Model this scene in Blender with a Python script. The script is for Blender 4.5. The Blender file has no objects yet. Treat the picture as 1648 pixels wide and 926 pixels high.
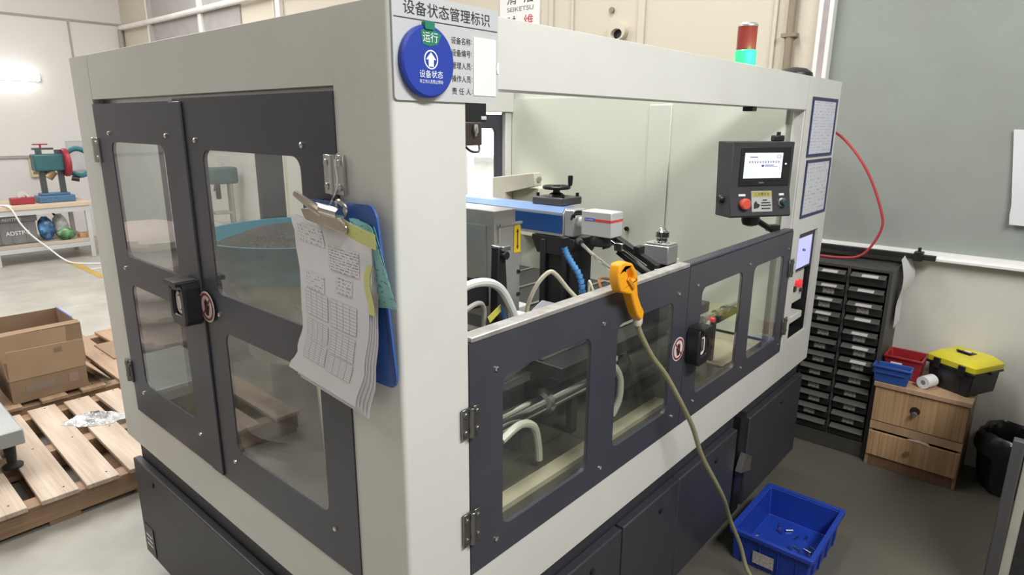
import bpy, bmesh, math, random
from mathutils import Vector, Matrix
from mathutils.geometry import tessellate_polygon
random.seed(7)
R = math.radians
S = bpy.context.scene
COL = S.collection

# ------------------------------------------------------------------ camera
cam_d = bpy.data.cameras.new('camera')
cam_d.sensor_fit = 'HORIZONTAL'; cam_d.sensor_width = 36.0
cam_d.lens = 1022.37 * 36.0 / 1648.0
cam_d.clip_start = 0.05; cam_d.clip_end = 100
cam = bpy.data.objects.new('camera', cam_d); COL.objects.link(cam)
yaw, pitch, roll = R(41.14505), R(14.40827), R(0.4025)
F = Vector((math.cos(yaw)*math.cos(pitch), math.sin(yaw)*math.cos(pitch), -math.sin(pitch)))
Rt = Vector((math.sin(yaw), -math.cos(yaw), 0)); Up = Rt.cross(F)
R2 = Rt*math.cos(roll) + Up*math.sin(roll); U2 = Up*math.cos(roll) - Rt*math.sin(roll)
mw = Matrix((R2, U2, -F)).transposed().to_4x4()
mw.translation = Vector((-0.6756, -0.8531, 1.7064))
cam.matrix_world = mw
S.camera = cam

# ------------------------------------------------------------------ world, exposure
W = bpy.data.worlds.new('hall_daylight'); S.world = W; W.use_nodes = True
W.node_tree.nodes['Background'].inputs[0].default_value = (1.0, 0.99, 0.98, 1)
W.node_tree.nodes['Background'].inputs[1].default_value = 3.2
S.view_settings.view_transform = 'Standard'; S.view_settings.look = 'None'
S.view_settings.gamma = 1.0; S.view_settings.use_curve_mapping = False
S.view_settings.exposure = 0.26

def area_light(name, loc, target, sx, sy, power, color=(1, 1, 1)):
    d = bpy.data.lights.new(name, 'AREA'); d.shape = 'RECTANGLE'; d.size = sx; d.size_y = sy
    d.energy = power; d.color = color
    o = bpy.data.objects.new(name, d); COL.objects.link(o); o.location = loc
    o.rotation_euler = (Vector(target) - Vector(loc)).to_track_quat('-Z', 'Y').to_euler()
    return o
# hall ceiling fluorescents, some added as fill, and daylight at the rear window
area_light('aisle_lamp_light', (0.35, -2.3, 3.7), (0.6, -0.6, 0.5), 2.6, 0.5, 128, (1, 0.995, 0.985))
area_light('bay_lamp_light', (1.2, 0.9, 4.2), (1.2, 0.9, 0), 2.4, 0.6, 75, (1, 0.995, 0.97))
area_light('hall_lamp_light', (-1.2, 4.6, 4.3), (-1.0, 4.6, 0), 2.6, 2.6, 190, (1, 0.985, 0.97))
area_light('bench_lamp_light', (0.6, 7.6, 4.3), (0.8, 7.8, 0.0), 2.6, 1.6, 48, (1, 0.985, 0.975))
area_light('rear_wall_fill_light', (1.7, 6.4, 4.3), (1.9, 6.5, 0.0), 1.2, 2.6, 65, (1, 0.99, 0.98))  # unseen fill lamp, added to brighten the wall behind the machine
area_light('window_daylight', (3.05, 3.0, 1.45), (1.0, 3.0, 1.3), 1.1, 1.1, 30, (0.95, 0.98, 1))

# ------------------------------------------------------------------ materials
MATS = {}
def nodes_of(name):
    m = bpy.data.materials.new(name); m.use_nodes = True
    nt = m.node_tree; b = nt.nodes['Principled BSDF']
    return m, nt, b
def mat(name, col, rough=0.5, metal=0.0, var=0.08, scale=6.0, bump=0.0, bscale=60.0, spec=0.5, emit=None, estr=0.0, coord='Object', stretch=None, dirt=None, dscale=2.5, damt=0.5, alpha=None):
    """procedural paint / metal / plastic: base colour varied by noise, optional dirt colour and bump"""
    if name in MATS: return MATS[name]
    m, nt, b = nodes_of(name); N, L = nt.nodes, nt.links
    tc = N.new('ShaderNodeTexCoord'); src = tc.outputs[coord]
    if stretch:
        mp = N.new('ShaderNodeMapping'); mp.inputs['Scale'].default_value = stretch
        L.new(src, mp.inputs['Vector']); src = mp.outputs[0]
    nz = N.new('ShaderNodeTexNoise'); nz.inputs['Scale'].default_value = scale; nz.inputs['Detail'].default_value = 6
    L.new(src, nz.inputs['Vector'])
    cr = N.new('ShaderNodeValToRGB')
    c = Vector(col)
    cr.color_ramp.elements[0].position = 0.3; cr.color_ramp.elements[1].position = 0.7
    cr.color_ramp.elements[0].color = (*(c*(1-var)), 1); cr.color_ramp.elements[1].color = (*[min(1, v*(1+var)) for v in c], 1)
    L.new(nz.outputs['Fac'], cr.inputs['Fac']); out = cr.outputs['Color']
    if dirt:
        n2 = N.new('ShaderNodeTexNoise'); n2.inputs['Scale'].default_value = dscale; n2.inputs['Detail'].default_value = 8; n2.inputs['Roughness'].default_value = 0.65
        L.new(src, n2.inputs['Vector'])
        r2 = N.new('ShaderNodeValToRGB'); r2.color_ramp.elements[0].position = 0.48; r2.color_ramp.elements[1].position = 0.75
        L.new(n2.outputs['Fac'], r2.inputs['Fac'])
        mu = N.new('ShaderNodeMath'); mu.operation = 'MULTIPLY'; mu.inputs[1].default_value = damt; L.new(r2.outputs['Color'], mu.inputs[0])
        mx = N.new('ShaderNodeMixRGB'); mx.inputs[2].default_value = (*dirt, 1)
        L.new(mu.outputs[0], mx.inputs[0]); L.new(out, mx.inputs[1]); out = mx.outputs[0]
    L.new(out, b.inputs['Base Color'])
    b.inputs['Roughness'].default_value = rough; b.inputs['Metallic'].default_value = metal
    b.inputs['Specular IOR Level'].default_value = spec
    if bump:
        nb = N.new('ShaderNodeTexNoise'); nb.inputs['Scale'].default_value = bscale; nb.inputs['Detail'].default_value = 3
        L.new(src, nb.inputs['Vector'])
        bp = N.new('ShaderNodeBump'); bp.inputs['Strength'].default_value = bump; bp.inputs['Distance'].default_value = 0.01
        L.new(nb.outputs['Fac'], bp.inputs['Height']); L.new(bp.outputs[0], b.inputs['Normal'])
    if emit:
        b.inputs['Emission Color'].default_value = (*emit, 1); b.inputs['Emission Strength'].default_value = estr
    if alpha is not None: b.inputs['Alpha'].default_value = alpha
    MATS[name] = m
    return m

def glass_mat(name, tint=(0.93, 0.95, 0.93), ior=1.6, haze=0.018, hazecol=(0.8, 0.8, 0.78), hscale=9.0):
    """thin clear sheet: transparent with Fresnel gloss on the outer faces and a little smudged haze"""
    if name in MATS: return MATS[name]
    m, nt, b = nodes_of(name); N, L = nt.nodes, nt.links
    N.remove(b); out = N['Material Output']
    tr = N.new('ShaderNodeBsdfTransparent'); tr.inputs[0].default_value = (*tint, 1)
    gl = N.new('ShaderNodeBsdfGlossy'); gl.inputs['Roughness'].default_value = 0.015
    fr = N.new('ShaderNodeFresnel'); fr.inputs['IOR'].default_value = ior
    ge = N.new('ShaderNodeNewGeometry')
    inv = N.new('ShaderNodeMath'); inv.operation = 'SUBTRACT'; inv.inputs[0].default_value = 1.0; L.new(ge.outputs['Backfacing'], inv.inputs[1])
    mu = N.new('ShaderNodeMath'); mu.operation = 'MULTIPLY'; L.new(fr.outputs[0], mu.inputs[0]); L.new(inv.outputs[0], mu.inputs[1])
    df = N.new('ShaderNodeBsdfDiffuse'); df.inputs[0].default_value = (*hazecol, 1)
    tc = N.new('ShaderNodeTexCoord'); nz = N.new('ShaderNodeTexNoise'); nz.inputs['Scale'].default_value = hscale; nz.inputs['Detail'].default_value = 8; nz.inputs['Roughness'].default_value = 0.7
    L.new(tc.outputs['Object'], nz.inputs['Vector'])
    rp = N.new('ShaderNodeMapRange'); rp.inputs[1].default_value = 0.35; rp.inputs[2].default_value = 0.8; rp.inputs[3].default_value = haze*0.4; rp.inputs[4].default_value = haze*2.0
    L.new(nz.outputs['Fac'], rp.inputs[0])
    m1 = N.new('ShaderNodeMixShader'); L.new(rp.outputs[0], m1.inputs[0]); L.new(tr.outputs[0], m1.inputs[1]); L.new(df.outputs[0], m1.inputs[2])
    m2 = N.new('ShaderNodeMixShader'); L.new(mu.outputs[0], m2.inputs[0]); L.new(m1.outputs[0], m2.inputs[1]); L.new(gl.outputs[0], m2.inputs[2])
    L.new(m2.outputs[0], out.inputs['Surface'])
    MATS[name] = m
    return m

def grid_mat(name, cols, rows, paper=(0.74, 0.72, 0.76), line=(0.22, 0.22, 0.25), lw=0.06):
    """printed form table: ruled lines over UV"""
    if name in MATS: return MATS[name]
    m, nt, b = nodes_of(name); N, L = nt.nodes, nt.links
    tc = N.new('ShaderNodeTexCoord'); sp = N.new('ShaderNodeSeparateXYZ'); L.new(tc.outputs['UV'], sp.inputs[0])
    prev = None
    for k, (ax, n) in enumerate((('X', cols), ('Y', rows))):
        mu = N.new('ShaderNodeMath'); mu.operation = 'MULTIPLY'; mu.inputs[1].default_value = n; L.new(sp.outputs[ax], mu.inputs[0])
        ad = N.new('ShaderNodeMath'); ad.operation = 'ADD'; ad.inputs[1].default_value = lw*0.5; L.new(mu.outputs[0], ad.inputs[0])
        fr = N.new('ShaderNodeMath'); fr.operation = 'FRACT'; L.new(ad.outputs[0], fr.inputs[0])
        lt = N.new('ShaderNodeMath'); lt.operation = 'LESS_THAN'; lt.inputs[1].default_value = lw*(1.0 if ax == 'X' else 1.9); L.new(fr.outputs[0], lt.inputs[0])
        if prev:
            mxm = N.new('ShaderNodeMath'); mxm.operation = 'MAXIMUM'; L.new(prev, mxm.inputs[0]); L.new(lt.outputs[0], mxm.inputs[1]); prev = mxm.outputs[0]
        else: prev = lt.outputs[0]
    mx = N.new('ShaderNodeMixRGB'); mx.inputs[1].default_value = (*paper, 1); mx.inputs[2].default_value = (*line, 1)
    L.new(prev, mx.inputs[0]); L.new(mx.outputs[0], b.inputs['Base Color']); b.inputs['Roughness'].default_value = 0.8
    MATS[name] = m
    return m

def print_mat(name, paper=(0.72, 0.73, 0.75), ink=(0.2, 0.2, 0.24), lines=14, dens=0.5, blotch=26.0):
    """rows of unreadable small print over UV"""
    if name in MATS: return MATS[name]
    m, nt, b = nodes_of(name); N, L = nt.nodes, nt.links
    tc = N.new('ShaderNodeTexCoord'); sp = N.new('ShaderNodeSeparateXYZ'); L.new(tc.outputs['UV'], sp.inputs[0])
    mu = N.new('ShaderNodeMath'); mu.operation = 'MULTIPLY'; mu.inputs[1].default_value = lines; L.new(sp.outputs['Y'], mu.inputs[0])
    fr = N.new('ShaderNodeMath'); fr.operation = 'FRACT'; L.new(mu.outputs[0], fr.inputs[0])
    lt = N.new('ShaderNodeMath'); lt.operation = 'LESS_THAN'; lt.inputs[1].default_value = 0.5; L.new(fr.outputs[0], lt.inputs[0])
    mp = N.new('ShaderNodeMapping'); mp.inputs['Scale'].default_value = (blotch, lines*1.0, 1); L.new(tc.outputs['UV'], mp.inputs['Vector'])
    nz = N.new('ShaderNodeTexNoise'); nz.inputs['Scale'].default_value = 1.0; nz.inputs['Detail'].default_value = 2; L.new(mp.outputs[0], nz.inputs['Vector'])
    gt = N.new('ShaderNodeMath'); gt.operation = 'GREATER_THAN'; gt.inputs[1].default_value = 1-dens; L.new(nz.outputs['Fac'], gt.inputs[0])
    m2 = N.new('ShaderNodeMath'); m2.operation = 'MULTIPLY'; L.new(lt.outputs[0], m2.inputs[0]); L.new(gt.outputs[0], m2.inputs[1])
    mx = N.new('ShaderNodeMixRGB'); mx.inputs[1].default_value = (*paper, 1); mx.inputs[2].default_value = (*ink, 1)
    L.new(m2.outputs[0], mx.inputs[0]); L.new(mx.outputs[0], b.inputs['Base Color']); b.inputs['Roughness'].default_value = 0.75
    MATS[name] = m
    return m

PALE = mat('pale_powder_coat', (0.62, 0.62, 0.585), 0.42, var=0.03, scale=3, bump=0.07, bscale=420, dirt=(0.42, 0.41, 0.36), dscale=1.6, damt=0.22)
NAVY = mat('dark_slate_paint', (0.044, 0.047, 0.063), 0.38, var=0.08, scale=4, bump=0.03, bscale=220, dirt=(0.09, 0.09, 0.09), dscale=2.2, damt=0.25)
BASE = mat('charcoal_base_paint', (0.035, 0.036, 0.044), 0.5, var=0.1, scale=5, bump=0.04, bscale=200)
BLACK = mat('black_plastic', (0.014, 0.014, 0.016), 0.38, var=0.15)
BLACKM = mat('black_anodised', (0.022, 0.022, 0.025), 0.4, metal=0.2, var=0.15)
STEEL = mat('bare_steel', (0.56, 0.56, 0.55), 0.3, metal=1.0, var=0.08, scale=12)
CHROME = mat('polished_steel', (0.72, 0.72, 0.70), 0.14, metal=1.0, var=0.03)
ALU = mat('brushed_aluminium', (0.62, 0.63, 0.64), 0.42, metal=0.85, var=0.05, scale=40, stretch=(1, 1, 12))
STAINLESS = mat('stained_sheet_steel', (0.50, 0.49, 0.47), 0.42, metal=0.6, var=0.12, scale=6, dirt=(0.26, 0.24, 0.2), dscale=4, damt=0.4)
RUBBER = mat('black_rubber', (0.018, 0.018, 0.018), 0.7)
WHITEP = mat('white_plastic', (0.78, 0.78, 0.77), 0.4, var=0.02)
PAPER = mat('white_paper', (0.74, 0.72, 0.76), 0.85, var=0.02, scale=8)
ACRYL = glass_mat('smudged_acrylic')
CONC = mat('worn_concrete', (0.40, 0.385, 0.345), 0.42, var=0.16, scale=2.2, bump=0.06, bscale=30, dirt=(0.22, 0.20, 0.165), dscale=1.3, damt=0.6, coord='Generated', stretch=(1, 1, 1))

# ------------------------------------------------------------------ mesh building
class MB:
    def __init__(s): s.v = []; s.f = []; s.uv = {}
    def add(s, vs, fs):
        n = len(s.v); s.v += [Vector(q) for q in vs]; s.f += [tuple(i+n for i in f) for f in fs]; return s
    def box(s, x0, x1, y0, y1, z0, z1):
        x0, x1 = min(x0, x1), max(x0, x1); y0, y1 = min(y0, y1), max(y0, y1); z0, z1 = min(z0, z1), max(z0, z1)
        return s.add([(x0,y0,z0),(x1,y0,z0),(x1,y1,z0),(x0,y1,z0),(x0,y0,z1),(x1,y0,z1),(x1,y1,z1),(x0,y1,z1)],
                     [(0,3,2,1),(4,5,6,7),(0,1,5,4),(1,2,6,5),(2,3,7,6),(3,0,4,7)])
    def cyl(s, p0, p1, r0, r1=None, n=20, cap0=True, cap1=True):
        p0, p1 = Vector(p0), Vector(p1); r1 = r0 if r1 is None else r1
        d = (p1-p0).normalized(); a = d.orthogonal().normalized(); b = d.cross(a)
        vs = []
        for p, r in ((p0, r0), (p1, r1)):
            vs += [p + a*(r*math.cos(2*math.pi*i/n)) + b*(r*math.sin(2*math.pi*i/n)) for i in range(n)]
        fs = [(i, (i+1) % n, n+(i+1) % n, n+i) for i in range(n)]
        if cap0: fs.append(tuple(range(n-1, -1, -1)))
        if cap1: fs.append(tuple(range(n, 2*n)))
        return s.add(vs, fs)
    def lathe(s, c, prof, n=28, axis='z', cap=True):
        """prof: (radius, height) along the axis from c"""
        c = Vector(c); vs = []
        for r, h in prof:
            for i in range(n):
                a = 2*math.pi*i/n; u, w = r*math.cos(a), r*math.sin(a)
                vs.append(c + Vector({'z': (u, w, h), 'x': (h, u, w), 'y': (w, h, u)}[axis]))
        fs = []
        for k in range(len(prof)-1):
            for i in range(n):
                j = (i+1) % n; fs.append((k*n+i, k*n+j, (k+1)*n+j, (k+1)*n+i))
        if cap:
            fs.append(tuple(range(n-1, -1, -1))); m = (len(prof)-1)*n; fs.append(tuple(range(m, m+n)))
        return s.add(vs, fs)
    def tube(s, pts, r, n=10, smooth=6):
        P = spline(pts, smooth) if smooth else [Vector(q) for q in pts]
        rr = r if callable(r) else (lambda t: r)
        prev = None; vs = []
        for i, p in enumerate(P):
            d = (P[min(i+1, len(P)-1)] - P[max(i-1, 0)]).normalized()
            a = (prev - d*prev.dot(d)).normalized() if prev is not None and (prev - d*prev.dot(d)).length > 1e-4 else d.orthogonal().normalized()
            prev = a; b = d.cross(a); q = rr(i/(len(P)-1))
            vs += [p + a*(q*math.cos(2*math.pi*k/n)) + b*(q*math.sin(2*math.pi*k/n)) for k in range(n)]
        fs = []
        for i in range(len(P)-1):
            for k in range(n):
                j = (k+1) % n; fs.append((i*n+k, i*n+j, (i+1)*n+j, (i+1)*n+k))
        fs.append(tuple(range(n-1, -1, -1))); m = (len(P)-1)*n; fs.append(tuple(range(m, m+n)))
        return s.add(vs, fs)
    def plate(s, outer, holes, w0, w1, fr):
        """flat plate with holes: 2-D loops (u, v), thickness w0..w1, fr(u, v, w) -> xyz"""
        loops = [outer] + list(holes)
        tris = tessellate_polygon([[Vector((u, v, 0)) for u, v in lp] for lp in loops])
        flat = [q for lp in loops for q in lp]; n = len(flat)
        vs = [fr(u, v, w0) for u, v in flat] + [fr(u, v, w1) for u, v in flat]
        fs = [tuple(t) for t in tris] + [tuple(i+n for i in reversed(t)) for t in tris]
        k = 0
        for lp in loops:
            m = len(lp)
            for i in range(m):
                j = (i+1) % m; fs.append((k+i, k+i+n, k+j+n, k+j))
            k += m
        return s.add(vs, fs)
    def sheet(s, fn, nu, nv, thick=0.0006, two=True):
        """curved sheet with UV; fn(u, v) -> xyz; thickened along its normals"""
        P = [[Vector(fn(i/nu, j/nv)) for i in range(nu+1)] for j in range(nv+1)]
        def nrm(i, j):
            a = P[j][min(i+1, nu)] - P[j][max(i-1, 0)]; b = P[min(j+1, nv)][i] - P[max(j-1, 0)][i]
            c = a.cross(b); return c.normalized() if c.length > 1e-9 else Vector((0, 0, 1))
        base = len(s.v); vs = []
        for sg in (0, 1):
            for j in range(nv+1):
                for i in range(nu+1):
                    s.uv[base+len(vs)] = (i/nu, 1-j/nv); vs.append(P[j][i] + nrm(i, j)*(thick*sg))
        m = (nu+1)*(nv+1); ix = lambda i, j, k=0: k*m + j*(nu+1) + i
        fs = []
        for j in range(nv):
            for i in range(nu):
                fs.append((ix(i,j), ix(i,j+1), ix(i+1,j+1), ix(i+1,j)))
                fs.append((ix(i,j,1), ix(i+1,j,1), ix(i+1,j+1,1), ix(i,j+1,1)))
        for i in range(nu):
            fs.append((ix(i,0), ix(i+1,0), ix(i+1,0,1), ix(i,0,1))); fs.append((ix(i,nv), ix(i,nv,1), ix(i+1,nv,1), ix(i+1,nv)))
        for j in range(nv):
            fs.append((ix(0,j), ix(0,j,1), ix(0,j+1,1), ix(0,j+1))); fs.append((ix(nu,j), ix(nu,j+1), ix(nu,j+1,1), ix(nu,j,1)))
        return s.add(vs, fs)
    def xf(s, M):
        s.v = [M @ q for q in s.v]; return s
    def build(s, name, m, parent=None, bevel=0.0, seg=2, smooth=True, loc=None):
        """link as ONE mesh object; vertices are given in the thing's own frame (world offset of an unrotated parent removed)"""
        me = bpy.data.meshes.new(name)
        off = Vector(loc) if loc is not None else (parent['_o'] if parent is not None and '_o' in parent else Vector((0, 0, 0)))
        off = Vector(off)
        me.from_pydata([q-off for q in s.v], [], s.f); me.update()
        bm = bmesh.new(); bm.from_mesh(me); bmesh.ops.recalc_face_normals(bm, faces=bm.faces); bm.to_mesh(me); bm.free()
        if s.uv:
            ul = me.uv_layers.new(name='UVMap')
            for lp in me.loops: ul.data[lp.index].uv = s.uv.get(lp.vertex_index, (0, 0))
        me.materials.append(m)
        if smooth: me.shade_smooth(); me.set_sharp_from_angle(angle=R(35))
        o = bpy.data.objects.new(name, me); COL.objects.link(o)
        if parent is not None:
            o.parent = parent; o['_o'] = tuple(off)
        elif loc is not None: o.location = loc; o['_o'] = tuple(off)
        if bevel:
            bv = o.modifiers.new('bevel', 'BEVEL'); bv.width = bevel; bv.segments = seg; bv.limit_method = 'ANGLE'; bv.angle_limit = R(40)
            bv.harden_normals = False
        return o

def spline(pts, k=6):
    P = [Vector(q) for q in pts]; out = []
    for i in range(len(P)-1):
        a = P[max(i-1, 0)]; b = P[i]; c = P[i+1]; d = P[min(i+2, len(P)-1)]
        for j in range(k):
            t = j/k
            out.append(0.5*((2*b) + (c-a)*t + (2*a-5*b+4*c-d)*t*t + (3*b-a-3*c+d)*t**3))
    out.append(P[-1]); return out
def rrect(u0, u1, v0, v1, r=0.03, n=5):
    out = []
    for cx, cy, a0 in ((u1-r, v1-r, 0), (u0+r, v1-r, 90), (u0+r, v0+r, 180), (u1-r, v0+r, 270)):
        for i in range(n+1):
            a = R(a0 + 90*i/n); out.append((cx+r*math.cos(a), cy+r*math.sin(a)))
    return out
def rect(u0, u1, v0, v1): return [(u0, v0), (u1, v0), (u1, v1), (u0, v1)]
def circ(cx, cy, r, n=28, ry=None): return [(cx+r*math.cos(2*math.pi*i/n), cy+(ry or r)*math.sin(2*math.pi*i/n)) for i in range(n)]
FX = lambda x: (lambda u, v, w: (x+w, u, v))     # plane x = const, u = y, v = z
FY = lambda y: (lambda u, v, w: (u, y+w, v))     # plane y = const, u = x, v = z
FZ = lambda z: (lambda u, v, w: (u, v, z+w))
def B(*a): return MB().box(*a)
def Cy(*a, **k): return MB().cyl(*a, **k)

def tag(o, label=None, cat=None, group=None, kind=None):
    if label: o['label'] = label
    if cat: o['category'] = cat
    if group: o['group'] = group
    if kind: o['kind'] = kind
    return o
def thing(name, label, cat, loc=(0, 0, 0), rotz=0.0, group=None, local=False):
    o = bpy.data.objects.new(name, None); COL.objects.link(o); o.empty_display_size = 0.05
    o.location = loc; o.rotation_euler = (0, 0, rotz)
    o['_o'] = (0.0, 0.0, 0.0) if (local or rotz) else tuple(loc)
    return tag(o, label, cat, group)
def solo(o, label, cat, group=None): return tag(o, label, cat, group)
def copy_tree(o, parent=None, loc=None):
    c = o.copy(); COL.objects.link(c); c.parent = parent
    if loc is not None: c.location = loc
    for ch in list(o.children): copy_tree(ch, c)
    return c
def label(o, text): o['label'] = text; return o

_tc = {}
def text_mb(body, fr, u0, u1, v0, v1, w0=0.0, w1=-0.0006, keep=False):
    """lettering fitted into the rectangle u0..u1, v0..v1 of plane fr"""
    if body not in _tc:
        cu = bpy.data.curves.new('t', 'FONT'); cu.body = body; cu.resolution_u = 3
        ob = bpy.data.objects.new('t', cu); COL.objects.link(ob)
        dg = bpy.context.evaluated_depsgraph_get(); dg.update()
        me = bpy.data.meshes.new_from_object(ob.evaluated_get(dg))
        _tc[body] = ([tuple(q.co) for q in me.vertices], [tuple(p.vertices) for p in me.polygons])
        bpy.data.objects.remove(ob); bpy.data.meshes.remove(me); bpy.data.curves.remove(cu)
    vs, fs = _tc[body]
    mb = MB()
    if not vs: return mb
    xs = [q[0] for q in vs]; ys = [q[1] for q in vs]; a, b, c, d = min(xs), max(xs), min(ys), max(ys)
    su = (u1-u0)/max(b-a, 1e-6); sv = (v1-v0)/max(d-c, 1e-6)
    if keep: su = sv = math.copysign(min(abs(su), abs(sv)), su); sv = abs(sv)
    mb.add([fr(u0+(q[0]-a)*su, v0+(q[1]-c)*sv, w1) for q in vs], fs)
    return mb

# ================================================================== THE HALL
XW, YW = 3.15, 10.35
WALLP = mat('hall_wall_plaster', (0.66, 0.63, 0.58), 0.7, var=0.04, scale=1.5, bump=0.04, bscale=40, dirt=(0.5, 0.47, 0.41), dscale=1.2, damt=0.3)
WALLC = mat('cream_wall_paint', (0.60, 0.55, 0.45), 0.6, var=0.04, scale=1.5, dirt=(0.50, 0.44, 0.34), dscale=1.5, damt=0.3)
WALLW = mat('white_far_wall', (0.68, 0.655, 0.635), 0.6, var=0.03, scale=1.0)
WALLG = mat('grey_green_lower_wall', (0.62, 0.61, 0.56), 0.6, var=0.06, scale=2.0, dirt=(0.45, 0.44, 0.38), dscale=2.2, damt=0.5)
FRAMEW = mat('white_window_frame', (0.80, 0.80, 0.78), 0.35, var=0.02)

floor = tag(B(-8.7, XW+0.2, -5.9, YW+0.2, -0.12, -0.02).build('floor', mat('slab_joint', (0.16, 0.15, 0.13), 0.8)), kind='structure')
sx, sy, g = 3.0, 2.4, 0.006
shared = None
x = -8.7
while x < XW:
    y = -5.9
    while y < YW:
        if shared is None:
            m = MB().box(0, sx-g, 0, sy-g, -0.02, 0.0); s0 = m.build('slab', CONC, floor, bevel=0.003, seg=1); shared = s0
        else:
            s0 = shared.copy(); COL.objects.link(s0); s0.parent = floor
        s0.location = (x, y, random.uniform(-0.0012, 0))
        y += sy
    x += sx
# coordinates for the slabs' texture are world-like so that stains do not repeat from slab to slab
def world_coords(m):
    nt = m.node_tree; N, L = nt.nodes, nt.links
    ge = N.new('ShaderNodeNewGeometry')
    for n in list(N):
        if n.type == 'TEX_NOISE':
            for l in list(n.inputs['Vector'].links): L.remove(l)
            L.new(ge.outputs['Position'], n.inputs['Vector'])
world_coords(CONC)
def floor_stain(m, spots):
    """oil-darkened patches of trodden concrete around the given (x, y, radius, amount) spots"""
    nt = m.node_tree; N, L = nt.nodes, nt.links; bs = N['Principled BSDF']
    ge = N.new('ShaderNodeNewGeometry'); nz = N.new('ShaderNodeTexNoise'); nz.inputs['Scale'].default_value = 1.8; nz.inputs['Detail'].default_value = 7
    L.new(ge.outputs['Position'], nz.inputs['Vector'])
    for (x_, y_, r_, am) in spots:
        d = N.new('ShaderNodeVectorMath'); d.operation = 'DISTANCE'; d.inputs[1].default_value = (x_, y_, 0); L.new(ge.outputs['Position'], d.inputs[0])
        ad = N.new('ShaderNodeMath'); ad.operation = 'MULTIPLY_ADD'; ad.inputs[1].default_value = -1.1; L.new(nz.outputs['Fac'], ad.inputs[0]); L.new(d.outputs['Value'], ad.inputs[2])
        mr = N.new('ShaderNodeMapRange'); mr.inputs[1].default_value = r_*0.35; mr.inputs[2].default_value = r_; mr.inputs[3].default_value = am; mr.inputs[4].default_value = 0.0
        L.new(ad.outputs[0], mr.inputs[0])
        old = bs.inputs['Base Color'].links[0].from_socket
        mx = N.new('ShaderNodeMixRGB'); mx.inputs[2].default_value = (0.100, 0.093, 0.074, 1); L.new(mr.outputs[0], mx.inputs[0]); L.new(old, mx.inputs[1]); L.new(mx.outputs[0], bs.inputs['Base Color'])
floor_stain(CONC, [(2.2, -0.6, 3.0, 0.95)])

# right wall (x = XW): cream upper part with openings for two windows
win_r = (-2.6, 0.320, 1.065, 3.6)     # big frosted window beside the machine (y0, y1, z0, z1)
win_b = (2.35, 3.65, 0.80, 2.05)     # bright window behind the machine
wall_r = tag(MB().plate(rect(-5, YW, 0, 4.6), [rect(*win_r), rect(*win_b)], 0, 0.18, FX(XW)).build('wall_right', WALLC, smooth=False), kind='structure')
tag(B(-7, XW+0.18, YW, YW+0.18, 0, 4.6).build('wall_back', WALLW), kind='structure')
tag(B(-7.18, XW+0.18, -5.18, -5.0, 0, 4.6).build('wall_front', WALLP), kind='structure')
tag(B(-7.18, XW+0.2, -5.18, YW+0.2, 4.6, 4.7).build('ceiling', WALLP), kind='structure')
tag(B(-7.18, -7, -5, YW+0.18, 0, 4.6).build('wall_left', WALLP), kind='structure')
tag(B(XW-0.012, XW, -5, 0.30, 0, 1.045).build('trim_1', WALLG), kind='structure')      # dado paint layer under the window

def window(n, y0, y1, z0, z1, frame_w, glassm, mull=(), fb=None):
    fb = fb or frame_w
    mb = MB().plate(rect(y0, y1, z0, z1), [rect(y0+frame_w, y1-frame_w, z0+fb, z1-frame_w)], -0.03, 0.09, FX(XW))
    w = tag(mb.build(f'window_{n}', FRAMEW, bevel=0.004), kind='structure')
    B(XW+0.03, XW+0.038, y0+frame_w-0.005, y1-frame_w+0.005, z0+fb-0.005, z1-frame_w+0.005).build('pane', glassm, w)
    B(XW-0.055, XW+0.09, y0-0.03, y1+0.03, z0-0.016, z0+0.002).build('window_sill', FRAMEW, w, bevel=0.004)
    for yy in mull: B(XW-0.02, XW+0.06, yy-0.022, yy+0.022, z0+frame_w, z1-frame_w).build('mullion', FRAMEW, w, bevel=0.003)
    return w
# frosted film over the large window: greyish translucent sheet
def film_mat():
    m = mat('grey_frosted_film', (0.30, 0.325, 0.30), 0.2, var=0.05, scale=1.6, bump=0.22, bscale=3, spec=0.35, dirt=(0.22, 0.23, 0.215), dscale=1.1, damt=0.5)
    return m
w1 = window(1, *win_r, 0.075, film_mat(), fb=0.022)
B(XW-0.0345, XW-0.0302, win_r[1]-0.052, win_r[1]-0.026, win_r[2]+0.03, win_r[3]-0.05).build('frame_channel', mat('frame_channel_grey', (0.42, 0.37, 0.37), 0.4, var=0.2), w1)
w2 = window(2, *win_b, 0.05, glass_mat('clear_window_glass', (0.97, 0.98, 0.98), 1.3, 0.02), mull=(3.0,))

# vertical joints and pipes on the right wall
for k, (yy, wd) in enumerate(((1.945, 0.02), (1.40, 0.05), (0.55, 0.02), (2.13, 0.035), (5.9, 0.06))):
    tag(B(XW-0.018, XW-0.001, yy-wd/2, yy+wd/2, 0, 4.4).build(f'trim_{k+2}', WALLC, bevel=0.004), kind='structure')
PIPEM = mat('brown_pipe_paint', (0.26, 0.21, 0.15), 0.5)
pc = thing('wall_pipe', 'brown vertical pipe clipped to the cream wall beside the frosted window', 'pipe', (XW-0.03, 0.455, 0))
Cy((XW-0.03, 0.455, 0.0), (XW-0.03, 0.455, 4.4), 0.022, n=14).build('pipe', PIPEM, pc)
B(XW-0.055, XW-0.001, 0.415, 0.495, 2.18, 2.20).build('clip', PIPEM, pc)
hp = thing('wall_hook_plate', 'weathered bracket with a dark hollow on the cream wall above the machine', 'bracket', (XW, 1.58, 2.3))
MB().plate(circ(1.56, 2.30, 0.065, ry=0.055), [circ(1.56, 2.285, 0.042, ry=0.032)], -0.05, -0.001, FX(XW)).build('ring', WALLC, hp)
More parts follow.
